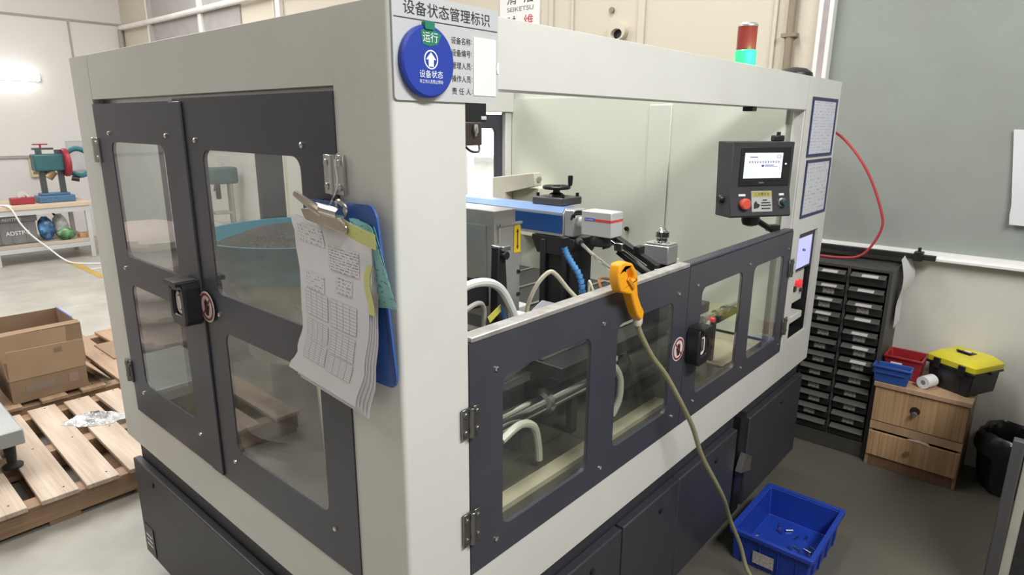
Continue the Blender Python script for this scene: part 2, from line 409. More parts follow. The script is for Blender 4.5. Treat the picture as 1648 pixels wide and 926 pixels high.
MB().plate(circ(1.56, 2.285, 0.044, ry=0.033), [], -0.012, -0.002, FX(XW)).build('hollow', BLACK, hp)
Cy((XW-0.02, 1.625, 2.44), (XW-0.001, 1.625, 2.44), 0.018, n=12).build('peg', PIPEM, hp)
Cy((XW-0.016, 1.615, 2.325), (XW-0.001, 1.615, 2.325), 0.014, n=12).build('peg', PIPEM, hp)

# 5S notice on the right wall, above the machine
nb = thing('wall_notice_board', 'white notice with black and red characters on the wall above the machine', 'notice', (XW, 2.42, 2.4))
B(XW-0.014, XW-0.001, 2.235, 2.62, 2.38, 3.0).build('board', WHITEP, nb, bevel=0.003)
INK = mat('black_ink', (0.02, 0.02, 0.022), 0.7); RED = mat('red_ink', (0.55, 0.03, 0.04), 0.6); GREYINK = mat('grey_ink', (0.16, 0.16, 0.17), 0.7)
fxm = lambda u, v, w: (XW-0.0155, -u, v)    # facing -x: reading direction is -y
text_mb('清  洁', fxm, -2.545, -2.29, 2.565, 2.66).build('lettering', INK, nb)
text_mb('SEIKETSU', fxm, -2.545, -2.29, 2.515, 2.545).build('lettering', GREYINK, nb)
text_mb('时', fxm, -2.545, -2.46, 2.405, 2.485).build('lettering', INK, nb)
text_mb('维', fxm, -2.38, -2.29, 2.405, 2.485).build('lettering', RED, nb)

# pipes and window bars in the far corner
BARW = mat('white_bar_paint', (0.78, 0.75, 0.71), 0.45)
rb = thing('white_pipe_rack', 'white horizontal pipe on upright brackets high on the wall behind the machine', 'pipe rack', (XW-0.06, 8, 2.9))
MB().tube([(XW-0.06, 10.22, 3.06), (XW-0.06, 8.5, 3.04), (XW-0.06, 5.2, 3.03)], 0.035, smooth=2).build('pipe', BARW, rb)
for yy in (9.2, 7.6, 5.75): B(XW-0.05, XW-0.002, yy-0.045, yy+0.045, 2.2, 4.4).build('upright', BARW, rb, bevel=0.004)
tag(B(XW-0.06, XW-0.003, 9.1, 9.16, 0, 4.4).build('trim_9', mat('grey_conduit', (0.4, 0.38, 0.36), 0.5)), kind='structure')
solo(Cy((XW-0.04, 10.30, 0), (XW-0.04, 10.30, 3.05), 0.035, n=14).build('corner_pipe', mat('grey_pipe', (0.34, 0.32, 0.30), 0.5)), 'grey vertical pipe in the far corner of the hall', 'pipe')
tag(B(XW-0.016, XW-0.002, 3.8, 10.3, 0.0, 2.54).build('trim_15', WALLW), kind='structure')
GPAN = mat('grey_upper_panel', (0.36, 0.34, 0.33), 0.55, var=0.06)
for k, (a, b) in enumerate(((9.12, 7.66), (7.54, 6.62))):
    tag(B(XW-0.02, XW-0.002, b, a, 2.55, 4.4).build(f'trim_{10+k}', GPAN), kind='structure')
# wall joint lines of the far white wall
JOINT = mat('wall_joint_grey', (0.36, 0.34, 0.32), 0.7)
tag(B(-7, XW, YW-0.012, YW-0.001, 3.095, 3.125).build('trim_12', JOINT), kind='structure')
tag(B(2.44, 2.465, YW-0.012, YW-0.001, 2.6, 3.095).build('trim_13', JOINT), kind='structure')
tag(B(-7, 1.84, YW-0.03, YW-0.001, 1.20, 1.235).build('trim_14', JOINT), kind='structure')
lf = thing('wall_tube_lamp', 'glowing white fluorescent tube lamp on the far white wall', 'lamp', (1.3, YW, 2.29))
B(0.5, 2.0, YW-0.05, YW-0.001, 2.25, 2.33).build('housing', WHITEP, lf, bevel=0.005)
Cy((0.55, YW-0.075, 2.29), (1.97, YW-0.075, 2.29), 0.045, n=12).build('tube', mat('lit_tube', (0.9, 0.9, 0.9), 0.4, emit=(0.95, 1, 0.98), estr=9), lf)

# bright exterior seen through the rear window: pale wall of the next building, lit by the sky
ext = thing('neighbour_building', 'pale building with a dark roof line seen through the bright window', 'building', (6.5, 6, 0))
B(6.5, 7.0, 3.0, 9.5, 0, 1.15).build('wall', mat('pale_render', (0.75, 0.76, 0.78), 0.8), ext)
B(6.4, 7.05, 2.95, 9.55, 1.15, 1.22).build('roof_edge', mat('roof_grey', (0.45, 0.46, 0.5), 0.8), ext)
tag(B(XW+0.2, 14, -5, 14, -0.2, -0.05).build('ground_outside', mat('pale_yard', (0.55, 0.55, 0.53), 0.9)), kind='structure')

# ================================================================== THE MACHINE
L_, W_, ZT, ZB, ZD, ZW, ZS = 2.53, 1.62, 1.90, 1.771, 0.742, 0.595, 1.281
A0, A1 = 0.16, 1.448           # side door opening (y)
B0, B1 = 0.168, 2.095          # front door opening (x)
M0 = thing('enclosed_machine', 'large pale grey machine enclosure with dark windowed doors and charcoal base', 'machine', (0, 0, 0))
def post(x0, x1, y0, y1, cx, cy, r=0.010):
    """square post whose outer corner (cx, cy) is rounded"""
    pts = []
    for (px, py) in ((x0, y0), (x1, y0), (x1, y1), (x0, y1)):
        if (px, py) == (cx, cy):
            sx_, sy_ = (1 if px == x0 else -1), (1 if py == y0 else -1); arc = []
            for k in range(7):
                t = R(15*k); arc.append((px+sx_*(r-r*math.sin(t)), py+sy_*(r-r*math.cos(t))))
            pts += arc if (px == x0) != (py == y0) else arc[::-1]
        else: pts.append((px, py))
    return MB().plate(pts, [], ZW, ZT, lambda u, v, w: (u, v, w))
post(0, B0, 0, A0, 0, 0).build('corner_post', PALE, M0)
post(0, 0.17, A1, W_, 0, W_).build('corner_post', PALE, M0)
B(0.0, 0.07, A0, A1-0.003, ZB, ZT).build('top_rail', PALE, M0, bevel=0.0008)
B(B0, 2.08, 0.0, 0.07, ZB, ZT).build('top_rail', PALE, M0, bevel=0.0008)
B(0.17, 2.08, W_-0.07, W_-0.002, ZB, ZT-0.001).build('top_rail', PALE, M0, bevel=0.004)
B(0.0, 0.07, A0, A1, ZW, ZD).build('bottom_rail', PALE, M0, bevel=0.0008)
B(B0, 2.08, 0.0, 0.07, ZW, ZD).build('bottom_rail', PALE, M0, bevel=0.0008)
B(0.17, 2.08, W_-0.07, W_-0.002, ZW, ZD).build('bottom_rail', PALE, M0, bevel=0.004)
# inner door stops
B(0.03, 0.05, A0+0.001, A1-0.001, 1.745, ZB).build('door_stop', STEEL, M0)
# electrical cabinet at the far end: front plate with a recess, end panel, side
rec = rect(2.19, 2.448, 0.765, 1.253)
cab = MB().plate(rect(2.082, L_, ZW, ZT), [rec], 0.0, 0.012, FY(0)).box(2.10, 2.115, 0.013, W_-0.001, ZW, ZT-0.001).box(L_-0.012, L_, 0.013, W_-0.001, ZW, ZT-0.001).box(2.116, L_-0.013, W_-0.015, W_-0.001, ZW, ZT-0.001)
cab.build('cabinet_shell', PALE, M0)
B(2.08, 2.12, 0.004, 0.05, ZD, ZB).build('cabinet_edge', PALE, M0, bevel=0.004)
INNER = mat('inner_panel_paint', (0.66, 0.69, 0.60), 0.33, var=0.03, scale=2, dirt=(0.6, 0.61, 0.52), dscale=1.4, damt=0.3)
B(2.078, 2.099, 0.075, 1.56, 0.79, ZT-0.06).build('end_panel', INNER, M0)
B(2.072, 2.0785, 0.585, 0.70, 0.80, 1.80).build('panel_fold', INNER, M0, bevel=0.005)
for (yy, zz) in ((1.0, 1.19), (0.79, 1.205)): Cy((2.066, yy, zz), (2.079, yy, zz), 0.011, n=10).build('bolt', BLACK, M0)
B(2.03, 2.098, 1.565, 1.60, 0.79, ZB).build('rear_post', PALE, M0, bevel=0.004)
# recessed operator bay with its own screen, emergency stop and drawer
rb_ = MB().box(2.19, 2.448, 0.075, 0.085, 0.765, 1.253).box(2.186, 2.19, 0.013, 0.085, 0.765, 1.253).box(2.448, 2.452, 0.013, 0.085, 0.765, 1.253).box(2.19, 2.448, 0.013, 0.085, 1.253, 1.257).box(2.19, 2.448, 0.013, 0.085, 0.761, 0.765)
rb_.build('recess', BLACK, M0)
LILAC = mat('lilac_screen', (0.3, 0.3, 0.6), 0.3, emit=(0.42, 0.42, 0.86), estr=0.85, var=0.06, scale=9)
bay = B(2.195, 2.42, 0.03, 0.074, 0.915, 1.075).build('switch_panel', PALE, M0, bevel=0.002)
scr = B(2.20, 2.44, 0.012, 0.074, 1.078, 1.25).build('side_screen', BLACK, M0, bevel=0.002)
label(B(2.222, 2.41, 0.0105, 0.0118, 1.09, 1.228).build('display', LILAC, scr), 'glowing lilac screen')
for (a, b, c) in ((2.29, 1.165, 0.018), (2.315, 1.16, 0.016)): B(a, a+c, 0.0097, 0.0104, b, b+0.01).build('icon', INK, scr)
RBTN = mat('red_button', (0.75, 0.04, 0.05), 0.35, emit=(0.9, 0.05, 0.06), estr=0.35)
label(MB().lathe((2.315, 0.03, 1.01), [(0.013, 0), (0.013, -0.012), (0.021, -0.014), (0.021, -0.022), (0.016, -0.026)], axis='y').build('emergency_stop', RBTN, bay), 'red mushroom button')
MB().lathe((2.245, 0.03, 0.995), [(0.014, 0), (0.014, -0.022)], n=14, axis='y').build('selector', BLACK, bay)
MB().lathe((2.385, 0.03, 0.965), [(0.010, 0), (0.010, -0.012)], n=14, axis='y').build('selector', BLACK, bay)
B(2.20, 2.41, 0.015, 0.07, 0.83, 0.862).build('tray_lip', PALE, M0, bevel=0.003)
# base
B(0.03, L_-0.02, 0.035, W_-0.03, 0.085, ZW-0.001).build('base_frame', BASE, M0)
p1 = B(0.002, 0.03, 0.03, W_-0.015, 0.10, 0.498).build('base_side_panel', BASE, M0, bevel=0.005)
MB().plate(rrect(0.0, 0.018, -0.009, 0.009, 0.004, 2), [], 0, 0.004, lambda u, v, w: (0.0+w-0.002, 1.42+u, 0.455+v)).build('latch', BLACK, p1)
nmp = B(-0.001, 0.002, 1.50, 1.585, 0.115, 0.235).build('nameplate', BLACKM, p1)
for zz in (0.15, 0.17, 0.19): B(-0.0018, -0.0011, 1.515, 1.57, zz, zz+0.006).build('print_line', ALU, nmp)
for (a, b) in ((0.06, 0.385), (0.40, 0.822), (0.832, 1.195), (1.197, 1.70), (1.835, 2.505)):
    q = B(a, b, 0.002, 0.034, 0.10, 0.515).build('base_door', BASE, M0, bevel=0.005)
    Cy(((a+b)/2+0.05, -0.004, 0.46), ((a+b)/2+0.05, 0.002, 0.46), 0.009, n=10).build('lock', BLACK, q)
B(1.735, 1.80, 0.006, 0.034, 0.10, 0.55).build('cable_slot', BLACK, M0)
label(MB().plate([(1.70, 0.33), (1.80, 0.30), (1.81, 0.36), (1.74, 0.40)], [], -0.03, -0.004, FY(0.0)).build('bent_flap', STEEL, M0), 'bent steel flap')
foot = None
for (a, b) in ((0.10, 1.52), (0.10, 0.1), (2.42, 0.1), (2.42, 1.52), (1.25, 0.1)):
    if foot is None:
        foot = MB().lathe((a, b, 0.0), [(0.034, 0), (0.034, 0.012), (0.012, 0.022), (0.012, 0.09)], n=16).cyl((a, b, 0.045), (a, b, 0.06), 0.022, n=6).build('levelling_foot', CHROME, M0)
        f0 = (a, b)
    else:
        c = foot.copy(); COL.objects.link(c); c.parent = M0; c.location = (a-f0[0], b-f0[1], 0)
cs = B(0.09, 0.13, 1.55, 1.60, 0.03, 0.09).build('caster_fork', STEEL, M0)
B(1.56, 1.60, 0.015, 0.05, 1.756, 1.7705).build('beam_sensor', BLACK, M0, bevel=0.002)
# inner tray
B(0.072, 2.076, 0.072, W_-0.075, 0.745, 0.775).build('drip_tray', mat('darkened_tray', (0.10, 0.09, 0.065), 0.3, var=0.3, dirt=(0.03, 0.027, 0.022), dscale=3.0, damt=0.9), M0)  # tray colour darkened to dim the interior; front strip left beige
B(0.075, 1.20, 0.072, 0.118, 0.7755, 0.790).build('tray_lip', mat('beige_tray_lip', (0.42, 0.38, 0.27), 0.4, var=0.15, dirt=(0.2, 0.17, 0.12), dscale=6, damt=0.6), M0)
B(1.66, 2.07, 0.075, 0.60, 0.7752, 0.780).build('tray_liner', mat('beige_tray_lip', (0.42, 0.38, 0.27)), M0)

SCREW = Cy((0, 0, 0), (0, 0, 0.006), 0.0062, n=10)
scr_me = None
def screw(parent, x, y, z, axis):
    global scr_me
    if scr_me is None:
        t = MB().lathe((0, 0, 0), [(0.0062, 0), (0.0058, 0.003), (0.003, 0.005)], n=10).build('screw', CHROME); scr_me = t.data; bpy.data.objects.remove(t)
    o = bpy.data.objects.new('screw', scr_me); COL.objects.link(o); o.parent = parent
    off = Vector(parent['_o']); o.location = Vector((x, y, z)) - off
    o.rotation_euler = (0, R(-90), 0) if axis == 'x' else (R(90), 0, 0)
    return o
def leaf(name, fr, u0, u1, v0, v1, holes, t0=-0.003, t1=0.008, paneoff=-0.001, glassm=None, m=NAVY, rr=0.028):
    d = MB().plate(rect(u0, u1, v0, v1), [rrect(*h, rr) for h in holes], t0, t1, fr).build(name, m, M0, smooth=False)
    for h in holes:
        MB().plate(rrect(h[0]-0.004, h[1]+0.004, h[2]-0.004, h[3]+0.004, rr), [], paneoff, paneoff+0.005, fr).build('pane', glassm or ACRYL, d)
    return d
def hinge(parent, axis, u, v, dark=False, w=0.05, h=0.075):
    """butt hinge with two leaves, knuckle and four screws, centred on the joint"""
    sg = -0.003
    mb = MB()
    if axis == 'x':
        mb.box(sg-0.006, sg, u-w/2, u-0.006, v-h/2, v+h/2).box(sg-0.006, sg, u+0.006, u+w/2, v-h/2, v+h/2).cyl((sg-0.006, u, v-h/2), (sg-0.006, u, v+h/2), 0.008, n=12)
        for du in (-w*0.33, w*0.33):
            for dv in (-h*0.3, h*0.3): mb.cyl((sg-0.0095, u+du, v+dv), (sg-0.005, u+du, v+dv), 0.0065, n=10)
    else:
        mb.box(u-w/2, u-0.006, sg-0.006, sg, v-h/2, v+h/2).box(u+0.006, u+w/2, sg-0.006, sg, v-h/2, v+h/2).cyl((u, sg-0.006, v-h/2), (u, sg-0.006, v+h/2), 0.008, n=12)
        for du in (-w*0.33, w*0.33):
            for dv in (-h*0.3, h*0.3): mb.cyl((u+du, sg-0.0095, v+dv), (u+du, sg-0.005, v+dv), 0.0065, n=10)
    return mb.build('hinge', STEEL if not dark else mat('dull_hinge', (0.2, 0.2, 0.19), 0.35, metal=0.9), parent, bevel=0.001, seg=1)
PINKW = mat('sticker_white', (0.75, 0.66, 0.66), 0.4); STKD = mat('sticker_dark', (0.05, 0.02, 0.02), 0.5); STKR = mat('sticker_red_line', (0.22, 0.04, 0.05), 0.5)
def sticker(parent, fr, u, v, r):
    """round no-touch hand sticker: white disc, red ring and bar, dark hand"""
    label(MB().plate(circ(u, v, r), [], -0.0008, 0, fr).build('warning_sticker', PINKW, parent), 'round white sticker with a struck-out hand')
    MB().plate(circ(u, v, r*0.90), [circ(u, v, r*0.74)], -0.0016, -0.0008, fr).build('sticker_ring', STKR, parent)
    hand = [(-.16, -.55), (.2, -.55), (.28, -.1), (.3, .35), (.2, .36), (.16, .05), (.12, .5), (.02, .5), (0, .08), (-.06, .45), (-.16, .43), (-.14, 0), (-.3, .18), (-.38, .1)]
    MB().plate([(u+a*r, v+b*r) for a, b in hand], [], -0.0016, -0.0008, fr).build('sticker_hand', STKD, parent)
    MB().plate([(u-.52*r, v+.46*r), (u-.44*r, v+.56*r), (u+.52*r, v-.46*r), (u+.44*r, v-.56*r)], [], -0.0022, -0.0017, fr).build('sticker_bar', STKR, parent)
def handle(parent, fr, u, v, w, h, dep, m=BLACK, bare=CHROME):
    """recessed-grip black plastic latch handle with a bright keyed insert"""
    body = [(-.5, -.36), (-.36, -.5), (.36, -.5), (.5, -.36), (.5, .36), (.36, .5), (-.36, .5), (-.5, .36)]
    MB().plate([(u+a*w, v+b*h) for a, b in body], [rrect(u-.24*w, u+.24*w, v-.27*h, v+.27*h, .1*w, 3)], -dep, 0, fr).build('handle', m, parent, bevel=0.006)
    MB().plate(rrect(u-.25*w, u+.25*w, v-.28*h, v+.28*h, .1*w, 3), [], -dep*0.80, -0.001, fr).build('handle_insert', m, parent, bevel=0.004)
    MB().plate(rrect(u-.21*w, u+.21*w, v-.25*h, v+.25*h, .19*w, 5), [rrect(u-.14*w, u+.14*w, v-.18*h, v+.18*h, .12*w, 5)], -dep*0.80-0.002, -dep*0.80, fr).build('handle_ring', PINKW, parent)
    MB().plate(rrect(u-.11*w, u+.11*w, v-.15*h, v+.15*h, .1*w, 5), [], -dep*0.80-0.003, -dep*0.80, fr).build('handle_key', bare, parent)
    MB().plate(rrect(u-.40*w, u+.40*w, v+.40*h, v+.52*h, .05*h, 3), [], -dep*1.25, -dep*0.2, fr).build('handle_grip', m, parent, bevel=0.005)

# side doors (plane x = 0)
fx = FX(0.0); fy = FY(0.0)
YS = 0.852
ACRS = glass_mat('hazed_side_acrylic', (0.86, 0.87, 0.85), 2.0, 0.085, (0.58, 0.56, 0.53), 5.0)  # smudge haze raised and tinted to stand in for murky reflections
d1 = leaf('side_door', fx, YS+0.001, A1-0.0015, ZD+0.002, 1.757, [(0.937, 1.328, 1.300, 1.648), (0.947, 1.330, 0.866, 1.209)], glassm=ACRS)
d2 = leaf('side_door', fx, A0+0.0015, YS-0.001, ZD+0.002, 1.762, [(0.283, 0.714, 1.290, 1.643), (0.270, 0.697, 0.860, 1.192)], glassm=ACRS)
B(-0.009, -0.003, YS-0.055, YS+0.012, ZD+0.006, 1.755).build('overlap_strip', NAVY, d2, bevel=0.002)
for (yy, zz) in ((1.334, 1.672), (0.914, 1.672), (1.36, 1.257), (0.931, 0.829), (1.36, 0.83), (0.914, 1.257)): screw(d1, -0.003, yy, zz, 'x')
for (yy, zz) in ((0.744, 1.664), (0.272, 1.665), (0.72, 0.821), (0.25, 0.834), (0.717, 1.235), (0.255, 1.235)): screw(d2, -0.003, yy, zz, 'x')
hinge(d1, 'x', 1.455, 1.62); hinge(d1, 'x', 1.462, 0.885, True)
hinge(d2, 'x', 0.163, 1.615, w=0.062, h=0.072)
handle(d1, FX(-0.003), 0.850, 1.250, 0.098, 0.120, 0.05)
sticker(d2, FX(-0.0095), 0.770, 1.246, 0.041)
for zz in (0.70, 0.665): Cy((-0.002, 0.125, zz), (0.004, 0.125, zz), 0.0075, n=10).build('post_hole', BLACK, M0)

# front doors (plane y = 0)
XS = 1.139
d3 = leaf('front_door', fy, B0+0.0015, XS-0.0015, ZD+0.002, ZS, [(0.270, 0.605, 0.815, 1.188), (0.728, 1.045, 0.825, 1.190)])
d4 = leaf('front_door', fy, XS+0.0015, B1-0.0015, ZD+0.002, ZS, [(1.240, 1.578, 0.822, 1.194), (1.687, 2.008, 0.820, 1.192)])
B(B0+0.008, XS-0.002, -0.003, 0.034, ZS+0.0005, ZS+0.012).build('top_strip', mat('worn_edge_steel', (0.55, 0.54, 0.52), 0.4, metal=0.7, var=0.2, scale=30), d3, bevel=0.002)
B(XS+0.002, B1-0.006, -0.003, 0.034, ZS+0.0005, ZS+0.010).build('top_strip', NAVY, d4, bevel=0.003)
for (a, b) in ((0.249, 1.207), (0.661, 1.208), (0.671, 0.79), (0.249, 0.794), (1.072, 1.208), (1.083, 0.796)): screw(d3, a, -0.003, b, 'y')
for (a, b) in ((1.20, 1.212), (1.234, 0.798), (1.642, 0.80), (2.053, 0.786), (1.63, 1.212), (2.05, 1.21)): screw(d4, a, -0.003, b, 'y')
hinge(d3, 'y', 0.168, 1.115, True, h=0.066); hinge(d3, 'y', 0.168, 0.868, True, h=0.078)
hinge(d4, 'y', 2.10, 1.12, True, w=0.055); hinge(d4, 'y', 2.10, 0.86, True, w=0.055)
handle(d4, FY(-0.003), 1.188, 1.020, 0.085, 0.125, 0.045)
sticker(d3, FY(-0.0035), 1.094, 1.024, 0.039)

# rear doors (plane y = W_), seen from inside
fr_ = FY(W_-0.03)
for (a, b, hs) in ((0.19, 1.13, [(0.24, 0.588, 1.235, 1.65), (0.692, 1.06, 1.14, 1.65)]), (1.134, 2.062, [(1.21, 1.55, 1.07, 1.685), (1.62, 1.985, 1.07, 1.685)])):
    leaf('rear_door', fr_, a, b, ZD+0.004, 1.758, hs, t0=0.0, t1=0.025, paneoff=0.01, glassm=glass_mat('clear_acrylic', (0.97, 0.98, 0.97), 1.45, 0.015))

# ------------------------------------------------------------------ status sign on the corner post
SG = thing('status_sign', 'grey equipment status board with a blue dial on the corner post', 'sign', (0.13, -0.004, 1.82))
SIGNM = mat('silver_sign_plate', (0.56, 0.58, 0.59), 0.35, metal=0.15, var=0.02)
MB().plate(rrect(0.005, 0.252, 1.744, 1.908, 0.007), [], -0.004, -0.0005, FY(0)).build('plate', SIGNM, SG)
fs_ = FY(-0.0041)
def sgn(mb, nm, m): return mb.build(nm, m, SG)
sgn(MB().plate(rect(0.008, 0.249, 1.8705, 1.8718), [], -0.0006, 0, fs_), 'rule', INK)
sgn(text_mb('设备状态管理标识', fs_, 0.028, 0.229, 1.8775, 1.899), 'lettering', INK)
for t, z in (('设备名称', 1.847), ('设备编号', 1.827), ('管理人员', 1.806), ('操作人员', 1.784), ('责 任 人', 1.763)):
    sgn(text_mb(t, fs_, 0.132, 0.179, z-0.0058, z+0.0058), 'lettering', INK)
    sgn(text_mb(':', fs_, 0.1815, 0.183, z-0.003, z+0.003), 'lettering', GREYINK)
sgn(MB().plate(rect(0.186, 0.245, 1.757, 1.857), [], -0.0012, 0, fs_), 'paper_slip', WHITEP)
sgn(MB().plate([(0.248, 1.798), (0.253, 1.798), (0.253, 1.818), (0.248, 1.818), (0.246, 1.808)], [], -0.0016, 0, fs_), 'paper_tab', WHITEP)
BLUE = mat('royal_blue_plastic', (0.012, 0.040, 0.33), 0.5, var=0.05); GREEN = mat('green_tab', (0.02, 0.20, 0.12), 0.4); WHT = mat('white_print', (0.82, 0.84, 0.86), 0.5)
dial = sgn(MB().lathe((0.0705, -0.0045, 1.806), [(0.056, 0), (0.0575, -0.002), (0.0575, -0.009), (0.054, -0.012)], n=56, axis='y'), 'dial', BLUE)
fd = FY(-0.0166)
def dl(mb, nm, m): return mb.build(nm, m, dial)
dl(MB().plate(rrect(0.060, 0.081, 1.856, 1.869, 0.003, 3), [], -0.003, 0.006, fd), 'tab', GREEN)
dl(MB().plate([(0.052, 1.853), (0.071, 1.860), (0.098, 1.850), (0.088, 1.834), (0.071, 1.830), (0.056, 1.833)], [], -0.0005, 0, fd), 'status_window', GREEN)
dl(text_mb('运行', lambda u, v, w: fd(u, v, w-0.0006), 0.056, 0.089, 1.8365, 1.852), 'lettering', WHT)
dl(MB().plate(circ(0.0735, 1.8095, 0.0152), [circ(0.0735, 1.8095, 0.0132)], -0.0006, 0, fd), 'ring', WHT)
dl(MB().plate([(0.0735, 1.821), (0.0845, 1.8095), (0.079, 1.8095), (0.079, 1.7985), (0.068, 1.7985), (0.068, 1.8095), (0.0625, 1.8095)], [], -0.0006, 0, fd), 'arrow', WHT)
dl(text_mb('设备状态', fd, 0.0475, 0.099, 1.7805, 1.7925), 'lettering', WHT)
dl(text_mb('非工作人员禁止转动', fd, 0.0475, 0.099, 1.7715, 1.7778), 'lettering', WHT)

# ------------------------------------------------------------------ framed sheets on the cabinet front
NVF = mat('navy_frame', (0.016, 0.02, 0.10), 0.4)
for (nm, lab, u0, u1, z0, z1, pm) in (('framed_sheet', 'upper sheet in a navy frame on the machine cabinet front', 2.144, 2.492, 1.582, 1.824, print_mat('inspection_print', (0.56, 0.58, 0.64), (0.43, 0.45, 0.52), 18, 0.5, 14)),
                                  ('framed_sheet', 'lower handwritten sheet in a navy frame on the machine cabinet front', 2.155, 2.503, 1.325, 1.570, print_mat('handwritten_print', (0.55, 0.57, 0.60), (0.40, 0.41, 0.45), 14, 0.46, 12))):
    t = thing(nm, lab, 'notice', ((u0+u1)/2, -0.004, z0), group=None)
    MB().plate(rect(u0, u1, z0, z1), [rect(u0+0.017, u1-0.017, z0+0.012, z1-0.012)], -0.004, -0.0005, fy).build('frame', NVF, t)
    MB().sheet(lambda u, v: (u0+0.014+u*(u1-u0-0.028), -0.0012, z1-0.010-v*(z1-z0-0.020)), 2, 2, 0.0006).build('sheet', pm, t)

# ------------------------------------------------------------------ clipboard hanging on the side-door hinge
CB = thing('clipboard', 'blue clipboard holding a thick sheaf of printed forms, hung on the side door hinge', 'clipboard', (-0.02, 0.12, 1.57))
CBLUE = mat('clipboard_blue', (0.035, 0.10, 0.34), 0.35, var=0.08)
def cbf(u, v, w):   # u: 0 left .. 1 right, v: 0 top .. 1 bottom, tilted a few degrees in its plane
    yy = 0.252 - u*(0.224+0.018*v) - v*0.024; zz = 1.566 + u*0.006 - v*0.325
    return (-0.018 + w, yy, zz)
MB().plate([(u, v) for u, v in rrect(0, 1, 0, 1, 0.09, 5)], [], -0.002, 0.002, cbf).build('board', CBLUE, CB)
MB().plate(rect(0.955, 0.985, 0.30, 0.97), [], -0.003, -0.0021, cbf).build('ruler_edge', mat('ruler_navy', (0.02, 0.05, 0.2), 0.4), CB)
def lerp(tab, t):
    for (a, p), (b, q) in zip(tab, tab[1:]):
        if t <= b:
            k = (t-a)/(b-a); k = k*k*(3-2*k); return p+(q-p)*k
    return tab[-1][1]
LE = [(0, 0.287), (0.12, 0.268), (0.35, 0.250), (0.65, 0.252), (0.85, 0.285), (1.0, 0.328)]
RE = [(0, 0.030), (0.2, 0.022), (0.5, 0.030), (0.75, 0.048), (1.0, 0.080)]
def paper_fn(k=0, dx=0.0, dz=0.0, dy=0.0):
    def fn(u, v):
        a, b = lerp(LE, v), lerp(RE, v)
        y_ = a + (b-a)*u + dy*v
        z_ = (1.534 - 0.016*u) + v*((1.208-1.534) + dz + 0.004*u)
        x_ = -0.030 + dx - 0.012*math.sin(math.pi*v) - 0.018*v**3 - 0.006*math.sin(math.pi*u)*(1-v) + 0.010*(1-u)*v*v
        return (x_, y_, z_)
    return fn
top_fn = paper_fn()
for k in range(4):
    MB().sheet(paper_fn(k, 0.0022*(k+1), -0.006*k, -0.007*(k+1)), 10, 16, 0.0004).build('under_sheet', PAPER, CB)
tp = MB().sheet(top_fn, 14, 22, 0.0004).build('top_sheet', PAPER, CB)
def patch(u0, u1, v0, v1, m, nm):
    f = lambda u, v: Vector(top_fn(u0+(u1-u0)*u, v0+(v1-v0)*v)) + Vector((-0.0008, 0, 0))
    MB().sheet(f, 8, 8, 0.0001).build(nm, m, tp)
GT = grid_mat('form_table_ruling', 4, 8); PRT = print_mat('form_print', (0.74, 0.72, 0.76), (0.30, 0.29, 0.33), 9, 0.52, 22)
patch(0.06, 0.45, 0.03, 0.13, print_mat('form_print_small', (0.74, 0.72, 0.76), (0.36, 0.35, 0.39), 5, 0.45, 16), 'form_heading')
patch(0.50, 0.86, 0.10, 0.24, PRT, 'form_heading')
patch(0.58, 0.78, 0.26, 0.36, print_mat('form_print_dates', (0.74, 0.72, 0.76), (0.34, 0.33, 0.36), 5, 0.5, 8), 'form_heading')
patch(0.10, 0.40, 0.30, 0.40, print_mat('form_print_small', (0.74, 0.72, 0.76)), 'form_heading')
for (a, b, c, d) in ((0.10, 0.45, 0.41, 0.565), (0.49, 0.85, 0.41, 0.575), (0.10, 0.45, 0.595, 0.715), (0.49, 0.85, 0.60, 0.745), (0.12, 0.46, 0.735, 0.865), (0.50, 0.85, 0.76, 0.875)):
    patch(a, b, c, d, GT, 'form_table')
CLIPM = mat('tarnished_clip_steel', (0.50, 0.44, 0.38), 0.3, metal=0.9, var=0.15, scale=20)
clip = MB().plate([(0.215, 1.553), (0.20, 1.534), (0.075, 1.520), (0.072, 1.534), (0.10, 1.550), (0.16, 1.560)], [], -0.012, 0.0, FX(-0.040)).build('clip_jaw', CLIPM, CB, bevel=0.004)
MB().tube([(-0.045, 0.150, 1.552), (-0.060, 0.165, 1.566), (-0.072, 0.192, 1.585)], lambda t: 0.010*(1-0.45*t), n=10).build('clip_lever', CLIPM, clip)
Cy((-0.045, 0.165, 1.558), (-0.045, 0.095, 1.553), 0.011, n=14).build('clip_spring', CHROME, clip)
MB().tube([(-0.034, 0.118, 1.556), (-0.042, 0.105, 1.575), (-0.034, 0.092, 1.562), (-0.034, 0.10, 1.548)], 0.004, n=8).build('clip_loop', CHROME, clip)
MB().tube([(-0.040, 0.135, 1.562), (-0.026, 0.128, 1.60), (-0.027, 0.128, 1.64), (-0.022, 0.127, 1.655)], 0.0018, n=6).build('hanging_wire', CHROME, CB)
TEAL = print_mat('teal_form', (0.22, 0.46, 0.48), (0.08, 0.2, 0.22), 16, 0.42, 7); YEL = print_mat('yellow_form', (0.62, 0.64, 0.25), (0.3, 0.3, 0.1), 9, 0.35, 7)
for k, dx in enumerate((0.0, 0.006)):
    MB().sheet(lambda u, v: (-0.026 - dx + 0.01*math.sin(3*u) - 0.022*math.sin(2.2*v)*u, 0.088 - u*(0.062+0.045*math.sin(1.9*v)) - 0.028*v - 0.012*k*v, 1.546 - 0.012*u - v*(0.155-0.03*u)), 8, 12, 0.0004).build('carbon_form', TEAL, CB)
label(MB().sheet(lambda u, v: (-0.040 - 0.010*math.sin(2*v), 0.098 - v*0.105, 1.546 - u*0.026 - 0.016*v), 4, 10, 0.0004).build('yellow_form', YEL, CB), 'yellow form curling over the teal ones')
